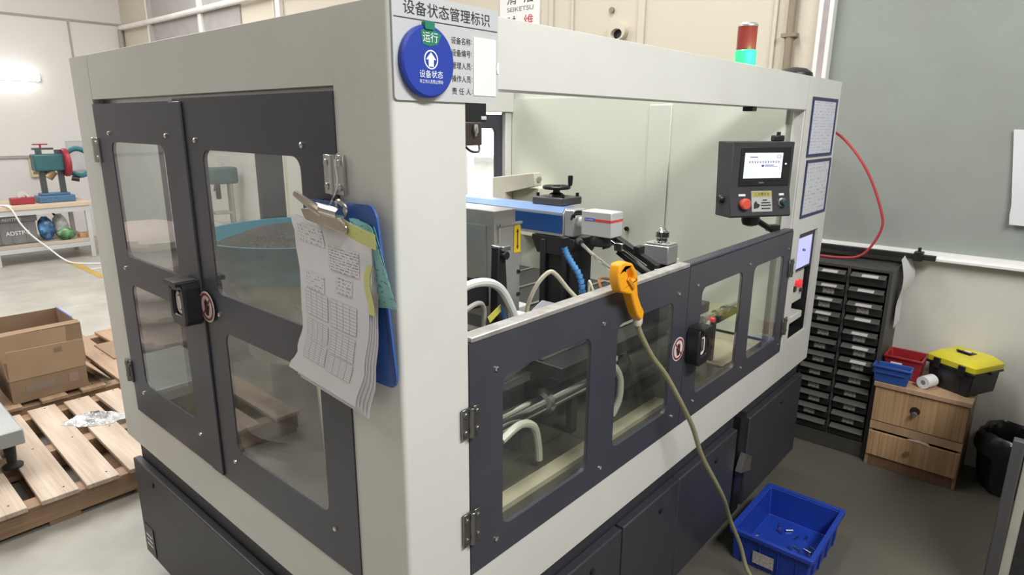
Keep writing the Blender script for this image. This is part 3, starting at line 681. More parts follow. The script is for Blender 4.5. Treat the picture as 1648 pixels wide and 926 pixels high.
MB().sheet(lambda u, v: (-0.038 - 0.006*v, 0.036 - u*0.016 + 0.008*math.sin(5*v), 1.47 - v*0.085), 4, 10, 0.0004).build('yellow_form', YEL, CB)

# ------------------------------------------------------------------ inside the machine
TB = thing('work_table', 'black slotted work table inside the machine enclosure', 'table', (1.25, 0.7, 0.78))
B(0.68, 1.64, 0.14, 1.20, 1.00, 1.04).build('table_top', BLACKM, TB, bevel=0.003)
for k in range(5): B(0.69, 1.63, 0.22+k*0.2, 0.235+k*0.2, 1.0405, 1.044).build('slot_strip', STEEL, TB)
for (a, b) in ((0.72, 0.30), (1.55, 0.30), (0.72, 1.12), (1.55, 1.12)): B(a, a+0.06, b, b+0.06, 0.776, 1.0).build('leg', BLACKM, TB, bevel=0.003)
B(0.80, 1.54, 0.46, 0.50, 0.84, 0.94).build('stretcher', BLACKM, TB)

BK = thing('dark_backdrop_block', 'black block added as a dark backdrop under the work table', 'backdrop', (0.95, 0.6, 0.776))  # added only to darken the view through the front panes
B(0.70, 1.20, 0.52, 0.98, 0.776, 0.985).build('backdrop_block', BLACKM, BK, bevel=0.01)
for k in range(4): B(0.72+k*0.12, 0.76+k*0.12, 0.508, 0.519, 0.79, 0.96).build('rib', BLACKM, BK, bevel=0.004)

LM = thing('laser_marker', 'blue and silver laser marking head on a black column with a handwheel', 'laser', (1.11, 0.46, 1.04))
col = MB().box(1.055, 1.175, 0.39, 0.53, 1.046, 1.325).box(1.04, 1.054, 0.405, 0.425, 1.05, 1.32).box(1.04, 1.054, 0.495, 0.515, 1.05, 1.32)
col.build('column', BLACKM, LM, bevel=0.003)
MB().plate([(0.375, 1.332), (0.56, 1.332), (0.56, 1.318), (0.535, 1.27), (0.40, 1.27), (0.375, 1.31)], [], 0.0, 0.15, FX(1.045)).build('saddle', BLACKM, LM, bevel=0.003)
LBL = mat('laser_blue', (0.02, 0.095, 0.34), 0.3, metal=0.3, var=0.04, scale=30, stretch=(1, 10, 10)); LBT = mat('laser_light_blue', (0.22, 0.36, 0.68), 0.4, metal=0.1)
body = MB().plate([(1.050, 1.335), (1.130, 1.335), (1.130, 1.412), (1.115, 1.432), (1.064, 1.432), (1.050, 1.414)], [], 0.424, 1.02, lambda u, v, w: (u, w, v)).build('body', ALU, LM, bevel=0.002)
B(1.0465, 1.0495, 0.430, 1.01, 1.346, 1.408).build('side_panel', LBL, body, bevel=0.001)
MB().plate([(1.0490, 1.4165), (1.0630, 1.4345), (1.0640, 1.4335), (1.0500, 1.4155)], [], 0.43, 1.01, lambda u, v, w: (u, w, v)).build('top_bevel', LBT, body)
B(1.064, 1.115, 0.43, 1.01, 1.4322, 1.4345).build('top_panel', LBT, body)
B(1.052, 1.128, 0.385, 0.424, 1.338, 1.43).build('end_plate', ALU, LM, bevel=0.004)
MB().lathe((1.088, 0.352, 1.386), [(0.024, 0), (0.024, 0.014), (0.020, 0.018), (0.020, 0.034)], n=20, axis='y').build('beam_tube', WHITEP, LM)
MB().tube([(1.06, 0.392, 1.40), (1.052, 0.375, 1.425), (1.06, 0.352, 1.427)], 0.005, n=8).build('cable', BLACK, LM)
MB().tube([(1.06, 0.40, 1.39), (1.046, 0.382, 1.415), (1.056, 0.352, 1.421)], 0.004, n=8).build('cable', BLACK, LM)
HEADM = mat('scan_head_silver', (0.60, 0.62, 0.63), 0.38, metal=0.35, var=0.02)
hd = B(1.050, 1.120, 0.236, 0.352, 1.352, 1.434).build('scan_head', HEADM, LM, bevel=0.003)
B(1.0490, 1.0499, 0.2365, 0.298, 1.402, 1.410).build('red_stripe', mat('stripe_red', (0.6, 0.05, 0.05), 0.5), hd)
B(1.0505, 1.1195, 0.2350, 0.2359, 1.402, 1.410).build('red_stripe', mat('stripe_red', (0.6, 0.05, 0.05)), hd)
lb = B(1.0488, 1.0499, 0.300, 0.338, 1.402, 1.4115).build('blue_badge', mat('badge_blue', (0.04, 0.07, 0.5), 0.4), hd)
text_mb('Sino-Galvo', lambda u, v, w: (1.0485, -u, v), -0.335, -0.303, 1.404, 1.4095).build('lettering', WHT, lb)
MB().lathe((1.085, 0.296, 1.318), [(0.032, 0), (0.035, 0.004), (0.035, 0.026), (0.030, 0.035)], n=28).build('lens', BLACK, LM)
GREYC = mat('dark_grey_casting', (0.14, 0.14, 0.145), 0.45, metal=0.3)
B(1.075, 1.19, 0.45, 0.585, 1.4345, 1.462).build('lift_block', GREYC, LM, bevel=0.004)
for (a, b) in ((1.09, 0.46), (1.175, 0.46), (1.09, 0.57)): Cy((a, b, 1.462), (a, b, 1.474), 0.006, n=8).build('bolt', BLACK, LM)
MB().lathe((1.125, 0.515, 1.462), [(0.030, 0), (0.026, 0.008), (0.013, 0.014), (0.011, 0.030)], n=20).build('spindle', BLACK, LM)
wh = MB().lathe((1.125, 0.515, 1.487), [(0.046, 0), (0.050, 0.003), (0.050, 0.009), (0.046, 0.012), (0.038, 0.006), (0.014, 0.004), (0.012, 0.014)], n=28).build('handwheel', BLACK, LM)
MB().lathe((1.155, 0.478, 1.498), [(0.006, 0), (0.008, 0.006), (0.0095, 0.03), (0.008, 0.036)], n=14).build('crank_grip', BLACK, wh)

SB = thing('sheet_steel_cover', 'stained sheet steel box cover beside the blue laser body', 'cover', (0.8, 0.6, 1.04))
B(0.748, 0.846, 0.464, 0.84, 1.10, 1.448).build('upper_box', STAINLESS, SB, bevel=0.002)
B(0.762, 0.860, 0.456, 0.84, 1.046, 1.404).build('front_skin', STAINLESS, SB, bevel=0.002)
B(0.760, 0.864, 0.450, 0.4555, 1.4005, 1.408).build('ledge', CHROME, SB)
label(B(0.829, 0.860, 0.4535, 0.4555, 1.308, 1.396).build('yellow_label', mat('label_yellow', (0.72, 0.50, 0.02), 0.5), SB), 'yellow label with a black double arrow')
MB().plate([(0.8445, 1.386), (0.850, 1.374), (0.8465, 1.374), (0.8465, 1.330), (0.850, 1.330), (0.8445, 1.318), (0.839, 1.330), (0.8425, 1.330), (0.8425, 1.374), (0.839, 1.374)], [], -0.001, 0, FY(0.4533)).build('arrow', INK, SB)
B(0.746, 0.7478, 0.50, 0.79, 1.13, 1.40).build('side_plate', STAINLESS, SB)
Cy((0.740, 0.53, 1.22), (0.747, 0.53, 1.22), 0.011, n=12).build('knob', BLACK, SB)
for zz in (1.245, 1.17): Cy((0.85, 0.449, zz), (0.85, 0.456, zz), 0.006, n=8).build('bolt', BLACK, SB)
B(0.862, 0.93, 0.47, 0.56, 1.044, 1.115).build('junction_box', PALE, SB, bevel=0.003)

BR = thing('black_bracket', 'black folded steel bracket post standing before the sheet steel cover', 'bracket', (0.66, 0.36, 1.04))
MB().plate([(0.640, 1.045), (0.700, 1.045), (0.676, 1.352), (0.648, 1.364)], [], 0.0, 0.03, FY(0.355)).build('post', BLACKM, BR, bevel=0.003)
B(0.655, 0.69, 0.345, 0.39, 1.352, 1.366).build('cap', STEEL, BR, bevel=0.002)
Cy((0.665, 0.338, 1.34), (0.665, 0.356, 1.34), 0.012, n=12).build('clamp_knob', BLACK, BR)
MB().plate([(0.47, 1.19), (0.655, 1.18), (0.655, 1.255), (0.47, 1.315)], [], 0.0, 0.012, FY(0.40)).build('gusset_plate', BLACKM, BR, bevel=0.002)
FD = thing('feed_block', 'black and steel feed mechanism at the left end of the opening', 'mechanism', (0.5, 0.38, 0.78))
B(0.36, 0.64, 0.30, 0.56, 0.776, 1.10).build('block', BLACKM, FD, bevel=0.004)
for k in range(3): B(0.40+k*0.08, 0.45+k*0.08, 0.31, 0.5, 1.1005, 1.125+0.02*(k % 2)).build('slide', STEEL if k != 1 else BLACKM, FD, bevel=0.003)
B(0.62, 0.70, 0.27, 0.32, 1.06, 1.14).build('valve_body', BLACKM, FD, bevel=0.003)
MB().tube([(0.44, 0.36, 1.12), (0.46, 0.33, 1.20), (0.52, 0.32, 1.23), (0.57, 0.34, 1.20), (0.585, 0.36, 1.11)], 0.007, n=8).build('air_line', mat('grey_air_line', (0.35, 0.34, 0.30), 0.4), FD)
label(MB().plate([(0.570, 1.178), (0.624, 1.205), (0.632, 1.188), (0.580, 1.160)], [], 0, 0.002, FY(0.325)).build('tag', mat('tag_yellow', (0.55, 0.52, 0.08), 0.6), FD), 'yellow paper tag')
MB().tube([(0.625, 0.33, 1.20), (0.64, 0.325, 1.16), (0.645, 0.33, 1.10)], 0.006, n=8).build('air_line', mat('blue_air_line', (0.03, 0.12, 0.35), 0.4), FD)

VS = thing('clamp_vise', 'small steel clamp with a lilac-grey hood at the foot of the black column', 'vise', (0.8, 0.33, 1.04))
B(0.72, 0.90, 0.24, 0.36, 1.044, 1.088).build('bed', STEEL, VS, bevel=0.003)
MB().plate([(0.775, 1.10), (0.83, 1.10), (0.845, 1.165), (0.82, 1.178), (0.77, 1.158), (0.755, 1.115)], [], 0.0, 0.07, FY(0.26)).build('hood', mat('lilac_grey_metal', (0.36, 0.36, 0.44), 0.4, metal=0.4), VS, bevel=0.003)
Cy((0.735, 0.30, 1.125), (0.735, 0.36, 1.125), 0.030, n=20).build('drum', WHITEP, VS)
B(0.85, 0.92, 0.24, 0.33, 1.088, 1.115).build('jaw', BLACKM, VS, bevel=0.003)
B(0.855, 0.915, 0.236, 0.25, 1.115, 1.125).build('jaw_face', STEEL, VS)

HOSEW = mat('cream_hose', (0.62, 0.58, 0.44), 0.4)
solo(MB().tube([(0.36, 0.33, 1.24), (0.45, 0.30, 1.292), (0.53, 0.295, 1.293), (0.595, 0.30, 1.262), (0.64, 0.30, 1.20), (0.665, 0.30, 1.145)], 0.012, n=10).build('grey_conduit_hose', mat('white_conduit', (0.62, 0.62, 0.60), 0.4)), 'thick white conduit arching over the feed mechanism', 'hose')
solo(MB().tube([(0.83, 0.40, 1.052), (0.815, 0.385, 1.14), (0.805, 0.34, 1.225), (0.825, 0.31, 1.268), (0.85, 0.30, 1.258), (0.90, 0.29, 1.205), (0.935, 0.272, 1.160), (0.945, 0.245, 1.10), (0.942, 0.23, 1.052)], 0.007, n=8).build('cream_air_hose', HOSEW), 'thin cream air hose arching in front of the black column', 'hose')
CH = thing('segmented_coolant_hose', 'blue segmented coolant hose beside the black column', 'hose', (1.0, 0.34, 1.05))
SEG = mat('coolant_blue', (0.10, 0.30, 0.62), 0.35)
pts = spline([(1.00, 0.385, 1.318), (1.00, 0.372, 1.292), (1.00, 0.348, 1.262), (1.00, 0.318, 1.228), (0.995, 0.30, 1.18), (0.99, 0.30, 1.11), (0.99, 0.30, 1.046)], 3)
for a, b in zip(pts, pts[1:]):
    d = (b-a); MB().cyl(a, a+d*0.9, 0.0125, 0.008, n=12).build('segment', SEG, CH)
B(0.985, 1.015, 0.372, 0.398, 1.315, 1.345).build('mount', BLACK, CH)
VL = thing('teal_valve', 'teal push fitting valve on the front edge of the work table', 'valve', (0.99, 0.25, 1.04))
B(0.955, 1.03, 0.20, 0.26, 1.044, 1.155).build('body', mat('teal_metal', (0.05, 0.24, 0.32), 0.3, metal=0.4), VL, bevel=0.006)
for k in range(3): MB().lathe((0.97+0.023*k, 0.23, 1.155), [(0.009, 0), (0.009, 0.012), (0.007, 0.02)], n=12).build('fitting', mat('pale_teal', (0.35, 0.6, 0.66), 0.35), VL)
MB().tube([(0.97, 0.23, 1.17), (0.965, 0.25, 1.22), (0.98, 0.265, 1.215), (0.99, 0.27, 1.17)], 0.004, n=6).build('air_line', HOSEW, VL)
MB().tube([(1.015, 0.23, 1.17), (1.03, 0.26, 1.21), (1.06, 0.27, 1.215), (1.12, 0.27, 1.20)], 0.005, n=6).build('air_line', mat('copper_line', (0.55, 0.25, 0.10), 0.35, metal=0.6), VL)

LK = thing('linkage_arm', 'slanted black and steel pick arm between the laser head and the square motor', 'mechanism', (1.3, 0.3, 1.04))
def bar(p0, p1, w, h, nm, m, par, bev=0.002):
    p0, p1 = Vector(p0), Vector(p1); d = (p1-p0).normalized(); a = d.cross(Vector((0, 0, 1))).normalized(); b = a.cross(d)
    vs = []
    for p in (p0, p1):
        for s1, s2 in ((-1, -1), (1, -1), (1, 1), (-1, 1)): vs.append(p + a*(w/2*s1) + b*(h/2*s2))
    return MB().add(vs, [(0, 1, 2, 3), (7, 6, 5, 4), (0, 4, 5, 1), (1, 5, 6, 2), (2, 6, 7, 3), (3, 7, 4, 0)]).build(nm, m, par, bevel=bev)
bar((1.30, 0.382, 1.312), (1.30, 0.195, 1.222), 0.030, 0.020, 'rail', BLACKM, LK)
bar((1.285, 0.39, 1.300), (1.285, 0.20, 1.200), 0.012, 0.012, 'rod', CHROME, LK)
bar((1.285, 0.35, 1.262), (1.285, 0.21, 1.188), 0.016, 0.020, 'cylinder', BLACKM, LK)
MB().plate([(0.372, 1.30), (0.408, 1.262), (0.418, 1.262), (0.392, 1.318), (0.36, 1.325)], [], -0.02, 0.02, FX(1.30)).build('hook', BLACKM, LK, bevel=0.002)
B(1.28, 1.32, 0.26, 0.285, 1.262, 1.290).build('clamp', BLACKM, LK, bevel=0.003)
B(1.27, 1.30, 0.325, 0.36, 1.265, 1.295).build('block', STEEL, LK, bevel=0.003)
bar((1.29, 0.20, 1.215), (1.29, 0.14, 1.165), 0.022, 0.018, 'fork', CHROME, LK)
B(1.26, 1.34, 0.16, 0.24, 1.046, 1.19).build('stand', BLACKM, LK, bevel=0.003)
bar((1.10, 0.22, 1.16), (1.27, 0.20, 1.165), 0.03, 0.03, 'cross_arm', BLACKM, LK)

SM = thing('square_motor', 'silver square motor with a ribbed brass-steel knob standing on a black foot', 'motor', (1.5, 0.28, 1.04))
B(1.45, 1.53, 0.236, 0.338, 1.20, 1.270).build('body', ALU, SM, bevel=0.004)
MB().plate(rrect(1.452, 1.528, 0.238, 0.336, 0.01), [circ(1.490, 0.285, 0.030)], 0, 0.006, FZ(1.270)).build('flange', ALU, SM)
MB().lathe((1.490, 0.285, 1.272), [(0.028, 0), (0.028, 0.006), (0.021, 0.010), (0.021, 0.022), (0.026, 0.026), (0.026, 0.046), (0.016, 0.052), (0.010, 0.062)], n=18).build('knob', CHROME, SM)
B(1.462, 1.53, 0.242, 0.33, 1.14, 1.20).build('foot', BLACKM, SM, bevel=0.006)
B(1.455, 1.535, 0.245, 0.32, 1.044, 1.14).build('foot', BLACKM, SM, bevel=0.003)
B(1.53, 1.555, 0.24, 0.255, 1.18, 1.21).build('cable_gland', HOSEW, SM)

HS = thing('hanging_camera_unit', 'black camera unit with silver plugs hanging from the top rail inside the corner', 'camera', (0.74, 0.56, 1.771))
B(0.66, 0.80, 0.545, 0.64, 1.712, 1.800).build('head', BLACK, HS, bevel=0.004)
B(0.775, 0.797, 0.5432, 0.5446, 1.720, 1.730).build('badge', WHITEP, HS)
B(0.64, 0.738, 0.505, 0.59, 1.645, 1.7115).build('lower_body', mat('dark_brown_cover', (0.05, 0.035, 0.03), 0.5), HS, bevel=0.003)
for (a_, b_, z0, z1) in ((0.700, 0.495, 1.672, 1.706), (0.772, 0.56, 1.672, 1.712)):
    MB().lathe((a_, b_, z0), [(0.004, 0), (0.005, 0.008), (0.008, 0.010), (0.008, (z1-z0)*0.6), (0.006, z1-z0)], n=14).build('plug', CHROME, HS)
MB().tube([(0.772, 0.56, 1.672), (0.770, 0.55, 1.645), (0.75, 0.53, 1.628), (0.71, 0.50, 1.626), (0.66, 0.48, 1.632), (0.63, 0.49, 1.66)], 0.0035, n=8).build('cable', BLACK, HS)
B(0.70, 0.75, 0.57, 0.61, 1.8005, 1.88).build('hanger', BLACKM, HS)
bar((0.725, 0.072, 1.86), (0.725, 0.57, 1.86), 0.03, 0.03, 'hanger_rail', BLACKM, HS)

DU = thing('cream_duct_cover', 'cream folded sheet cover in the rear corner of the machine', 'cover', (1.95, 1.4, 1.2))
MB().plate([(1.442, 1.05), (1.534, 1.05), (1.534, 1.427), (1.241, 1.466), (1.241, 1.397), (1.442, 1.350)], [], -0.06, 0.0, FX(1.95)).build('shell', mat('cream_sheet', (0.66, 0.64, 0.53), 0.4), DU, bevel=0.004)
B(1.951, 2.077, 1.26, 1.50, 1.12, 1.38).build('rear_box', mat('cream_sheet', (0.66, 0.64, 0.53)), DU, bevel=0.004)
Cy((1.92, 1.227, 1.432), (1.92, 1.241, 1.432), 0.014, n=12).build('plug', STEEL, DU)

BF = thing('bowl_feeder', 'teal vibratory bowl feeder on a cream base behind the side door', 'feeder', (0.335, 0.86, 0.776))
BTL = mat('bowl_teal', (0.05, 0.27, 0.38), 0.35, var=0.1, scale=4)
MB().lathe((0.335, 0.86, 1.29), [(0.28, 0), (0.292, 0.004), (0.300, 0.105), (0.288, 0.105), (0.280, 0.016), (0.02, 0.012)], n=56).build('bowl', BTL, BF)
MB().lathe((0.335, 0.86, 1.31), [(0.26, 0), (0.272, 0.045), (0.23, 0.062), (0.12, 0.03)], n=40, cap=False).build('spiral_track', BLACKM, BF)
MB().lathe((0.335, 0.86, 1.308), [(0.26, 0), (0.25, 0.05), (0.16, 0.09), (0.05, 0.105)], n=30).build('dark_bowl_fill', mat('dark_fill_metal', (0.06, 0.06, 0.065), 0.35, metal=0.6, var=0.6, scale=60, bump=1.0, bscale=120), BF)  # dark fill put in so the inside of the bowl looks dark
MB().lathe((0.335, 0.86, 0.776), [(0.22, 0), (0.22, 0.03), (0.13, 0.04), (0.13, 0.24)], n=32).build('pedestal', BLACKM, BF)
MB().lathe((0.335, 0.86, 1.016), [(0.15, 0), (0.185, 0.02), (0.19, 0.18), (0.235, 0.273)], n=40).build('base', mat('cream_base_paint', (0.66, 0.66, 0.52), 0.4), BF)
MB().tube([(0.20, 0.72, 1.22), (0.18, 0.62, 1.20), (0.17, 0.57, 1.05), (0.17, 0.55, 0.80)], 0.006, n=8).build('power_cable', HOSEW, BF)

# pipes and tubes seen through the lower front panes
T1 = thing('steel_feed_pipe', 'long polished steel pipe with flanged joints behind the front door window', 'pipe', (0.6, 0.2, 0.78))
Cy((0.22, 0.20, 0.925), (0.99, 0.20, 0.925), 0.030, n=24).build('pipe', CHROME, T1)
for xx in (0.40, 0.66, 0.90): Cy((xx, 0.20, 0.925), (xx+0.02, 0.20, 0.925), 0.039, n=24).build('flange', STEEL, T1)
for xx in (0.34, 0.80): B(xx, xx+0.03, 0.19, 0.21, 0.776, 0.897).build('support', BLACKM, T1)
T2 = thing('steel_guide_rail', 'dull steel guide rail above the polished pipe', 'rail', (0.6, 0.29, 0.97))
B(0.22, 0.66, 0.24, 0.28, 0.985, 1.01).build('rail', STEEL, T2, bevel=0.002); B(0.25, 0.64, 0.245, 0.295, 0.93, 0.984).build('carrier', BLACKM, T2, bevel=0.002)
for xx in (0.27, 0.6): B(xx, xx+0.03, 0.25, 0.285, 0.776, 0.93).build('support', BLACKM, T2)
MB().plate([(0.48, 1.02), (0.63, 1.05), (0.63, 1.085), (0.48, 1.055)], [], 0, 0.02, FY(0.22)).build('chute_plate', ALU, T2)
T3 = thing('gearmotor_drum', 'dark oily drum motor behind the second front door window', 'motor', (1.18, 0.245, 0.78))
MB().lathe((1.10, 0.245, 0.89), [(0.06, 0), (0.088, 0.01), (0.088, 0.30), (0.075, 0.31), (0.04, 0.33), (0.04, 0.42)], n=28, axis='x').build('drum', mat('oily_drum', (0.16, 0.155, 0.13), 0.28, metal=0.7, var=0.2), T3)
B(1.13, 1.36, 0.19, 0.30, 0.776, 0.802).build('cradle', BLACKM, T3)
T7 = thing('polished_air_cylinder', 'short polished cylinder lying crosswise behind the second front door window', 'cylinder', (1.04, 0.3, 0.78))
Cy((1.042, 0.16, 0.945), (1.042, 0.43, 0.945), 0.033, n=24).build('barrel', CHROME, T7)
for yy in (0.17, 0.41): B(1.005, 1.079, yy, yy+0.02, 0.905, 0.985).build('end_block', STEEL, T7, bevel=0.003)
for yy in (0.20, 0.38): B(1.03, 1.054, yy, yy+0.02, 0.776, 0.913).build('support', BLACKM, T7)
T4 = thing('clear_drain_hose', 'clear drain hose curving down behind the first front door window', 'hose', (0.5, 0.15, 0.78)); CLH = mat('milky_hose', (0.50, 0.50, 0.42), 0.25)
MB().tube([(0.43, 0.145, 0.915), (0.50, 0.142, 0.935), (0.555, 0.14, 0.91), (0.575, 0.14, 0.85), (0.58, 0.14, 0.80)], 0.011, n=10).build('hose', CLH, T4)
T5 = thing('clear_return_hose', 'clear return hose bending behind the second front door window', 'hose', (0.78, 0.14, 0.78))
MB().tube([(0.90, 0.145, 0.975), (0.95, 0.14, 0.97), (0.985, 0.135, 0.92), (0.985, 0.135, 0.85), (0.955, 0.14, 0.80)], 0.011, n=10).build('hose', CLH, T5)
T6 = thing('pneumatic_manifold', 'steel pneumatic pipe run with a small red cap behind the third front window', 'pipe', (1.5, 0.3, 1.0))
Cy((1.46, 0.14, 0.975), (1.98, 0.14, 0.975), 0.010, n=16).build('pipe', CHROME, T6)
for xx in (1.49, 1.56, 1.70, 1.78): MB().lathe((xx, 0.14, 0.975), [(0.017, 0), (0.017, 0.03), (0.013, 0.038)], n=12, axis='x').build('union', STEEL, T6)
MB().lathe((1.635, 0.128, 0.970), [(0.010, 0), (0.010, -0.016)], n=12, axis='y').build('cap', RBTN, T6)
for xx in (1.68, 1.95): B(xx, xx+0.022, 0.132, 0.148, 0.7825, 0.966).build('support', BLACKM, T6)
Cy((1.72, 0.14, 0.945), (1.92, 0.14, 0.945), 0.014, n=14).build('actuator', BLACKM, T6)
solo(MB().tube([(1.38, 0.13, 0.80), (1.42, 0.12, 0.90), (1.50, 0.115, 0.935), (1.58, 0.12, 0.90), (1.59, 0.13, 0.84), (1.57, 0.14, 0.80)], 0.016, n=10).build('brown_flex_hose', mat('brown_hose', (0.22, 0.19, 0.14), 0.5)), 'brown flexible hose looped on the tray behind the third front window', 'hose')

# ------------------------------------------------------------------ operator panel on its arm
HM = thing('operator_panel', 'dark grey touch screen control box on an arm beside the opening', 'control panel', (1.99, 0.0, 1.36), rotz=R(-34), local=True)
w_, dp = 0.275, 0.105
prof = [(0.0, 0.288), (0.0, 0.100), (-0.022, 0.004), (-0.018, -0.004), (dp-0.02, -0.004), (dp, 0.288)]      # (depth y, z)
HMB = mat('panel_charcoal', (0.040, 0.040, 0.046), 0.45, var=0.06)
hb = MB().plate(prof, [], -w_, 0.0, lambda u, v, w: (w, u, v)).build('housing', HMB, HM, bevel=0.003)
B(-0.238, -0.012, -0.004, 0.0, 0.118, 0.268).build('bezel', BLACK, HM, bevel=0.003)
SCRN = mat('lit_screen', (0.4, 0.42, 0.46), 0.3, emit=(0.86, 0.90, 1.0), estr=0.58, var=0.02)
sc_ = label(B(-0.222, -0.052, -0.0055, -0.0041, 0.148, 0.246).build('screen', SCRN, HM), 'bright white display')
fh = lambda u, v, w: (u, -0.0060+w, v)
VIO = mat('screen_violet', (0.06, 0.06, 0.30), 0.5); LGR = mat('screen_grey_blue', (0.55, 0.60, 0.80), 0.5, emit=(0.6, 0.65, 0.85), estr=0.5)
for k in range(12):
    x_ = -0.203+k*0.0118
    MB().box(x_, x_+0.0078, -0.0063, -0.006, 0.2125, 0.2140).box(x_+0.003, x_+0.0048, -0.0063, -0.006, 0.206, 0.2125).box(x_+0.001*(k % 3), x_+0.0075, -0.0063, -0.006, 0.2085+0.001*(k % 2), 0.2098+0.001*(k % 2)).build('screen_character', VIO, sc_)
for (a, b, c, d, m_) in ((-0.20, -0.165, 0.228, 0.231, VIO), (-0.145, -0.135, 0.192, 0.200, VIO), (-0.130, -0.09, 0.197, 0.1995, VIO), (-0.130, -0.072, 0.192, 0.1935, VIO), (-0.205, -0.185, 0.165, 0.19, LGR), (-0.215, -0.16, 0.156, 0.162, LGR), (-0.10, -0.065, 0.160, 0.167, LGR)):
    MB().plate(rect(a, b, c, d), [], -0.0003, 0.0, fh).build('screen_item', m_, sc_)
MB().plate(rect(-0.078, -0.062, 0.226, 0.238), [rect(-0.0765, -0.0635, 0.2275, 0.2365)], -0.0003, 0.0, fh).build('screen_item', GREYINK, sc_)
B(-0.150, -0.128, -0.0046, -0.0041, 0.128, 0.133).build('logo', GREYINK, HM)
Cy((-0.035, -0.0052, 0.203), (-0.035, -0.004, 0.203), 0.003, n=10).build('indicator', mat('white_led', (0.9, 0.9, 0.9), 0.4, emit=(1, 1, 1), estr=2), HM)
ft = lambda u, v, w: (u, -0.022*(0.100-v)/0.096 + w, v)
lab = MB().plate(rect(-0.178, -0.085, 0.018, 0.098), [], -0.0015, 0.0, ft).build('caution_label', mat('caution_grey', (0.42, 0.45, 0.43), 0.5), HM)
MB().plate(rect(-0.176, -0.087, 0.075, 0.096), [], -0.0022, -0.0015, ft).build('caution_band', mat('caution_yellow', (0.42, 0.37, 0.10), 0.5), lab)
text_mb('⚠注意安全', lambda u, v, w: ft(u, v, -0.0026), -0.166, -0.096, 0.079, 0.092).build('lettering', INK, lab)
MB().plate([(-0.170, 0.030), (-0.150, 0.032), (-0.140, 0.044), (-0.152, 0.050), (-0.158, 0.060), (-0.168, 0.050)], [], -0.0022, -0.0015, ft).build('hand_symbol', INK, lab)
for (z0, a, b) in ((0.060, -0.128, -0.108), (0.050, -0.134, -0.094), (0.040, -0.136, -0.090), (0.028, -0.134, -0.094)):
    MB().plate(rect(a, b, z0, z0+0.0045), [], -0.0022, -0.0015, ft).build('print_line', INK, lab)
def btn(u, z, m_, r, nm):
    y0 = ft(u, z, 0)[1]
    MB().lathe((u, y0+0.004, z), [(r*0.8, 0), (r*0.8, -0.012), (r, -0.014), (r, -0.024), (r*0.8, -0.029)], n=20, axis='y').build(nm, m_, HM)
btn(-0.215, 0.050, mat('coral_red_button', (0.70, 0.10, 0.07), 0.35), 0.022, 'emergency_stop')
MB().lathe((-0.040, ft(0, 0.052, 0)[1]+0.004, 0.052), [(0.018, 0), (0.018, -0.008), (0.014, -0.010)], n=20, axis='y').build('push_button_ring', STEEL, HM)
btn(-0.040, 0.052, mat('dark_green_button', (0.02, 0.07, 0.06), 0.4), 0.013, 'push_button')
for (a, b) in ((-0.235, -0.205), (-0.052, -0.030)): MB().plate(rect(a, b, 0.079, 0.087), [], -0.002, 0, ft).build('button_label', WHITEP, HM)
MB().lathe((-w_, 0.045, 0.065), [(0.017, 0.002), (0.017, -0.012), (0.013, -0.018)], n=16, axis='x').build('side_knob', BLACK, HM)
B(-0.07, -0.025, 0.03, 0.06, 0.289, 0.312).build('cable_gland', BLACK, HM, bevel=0.004); Cy((-0.045, 0.045, 0.312), (-0.045, 0.045, 0.325), 0.008, n=12).build('cable_gland', BLACK, HM)
MB().lathe((-0.135, 0.045, -0.005), [(0.036, 0), (0.036, -0.02), (0.030, -0.038), (0.012, -0.045)], n=24).build('swivel', BLACK, HM)
MB().tube([(-0.11, 0.045, -0.025), (-0.06, 0.055, -0.05), (-0.01, 0.07, -0.074)], 0.012, n=12).build('arm', BLACK, HM)
B(-0.03, 0.02, 0.055, 0.09, -0.079, -0.052).build('arm_bracket', BLACK, HM, bevel=0.004)

# signal tower, red over green
TL = thing('signal_tower', 'small signal tower with a dark red lamp above a glowing green lamp', 'signal light', (1.665, 0.10, ZT-0.001))
B(1.62, 1.71, 0.07, 0.13, ZT-0.001, ZT+0.006).build('foot_plate', STEEL, TL)
MB().lathe((1.665, 0.10, ZT+0.006), [(0.035, 0), (0.037, 0.004), (0.037, 0.056), (0.034, 0.060)], n=28).build('green_lamp', mat('green_lens', (0.03, 0.5, 0.2), 0.25, emit=(0.04, 1.0, 0.20), estr=1.0), TL)
MB().lathe((1.665, 0.10, ZT+0.066), [(0.033, 0), (0.033, 0.078)], n=28).build('red_lamp', mat('red_lens', (0.30, 0.035, 0.03), 0.3), TL)
MB().lathe((1.665, 0.10, ZT+0.144), [(0.034, 0), (0.034, 0.006), (0.028, 0.012)], n=28).build('cap', ALU, TL)
pl = bpy.data.lights.new('green_lamp_light', 'POINT'); pl.energy = 0.5; pl.color = (0.15, 1, 0.5); pl.shadow_soft_size = 0.04
po = bpy.data.objects.new('green_lamp_light', pl); COL.objects.link(po); po.location = (1.62, 0.04, ZT+0.05)
solo(MB().lathe((2.26, 0.12, ZT-0.002), [(0.075, 0), (0.070, 0.028), (0.045, 0.046), (0.012, 0.052)], n=24).build('rooftop_cable_cap', BLACK), 'black domed cable cap on top of the machine cabinet', 'cap')

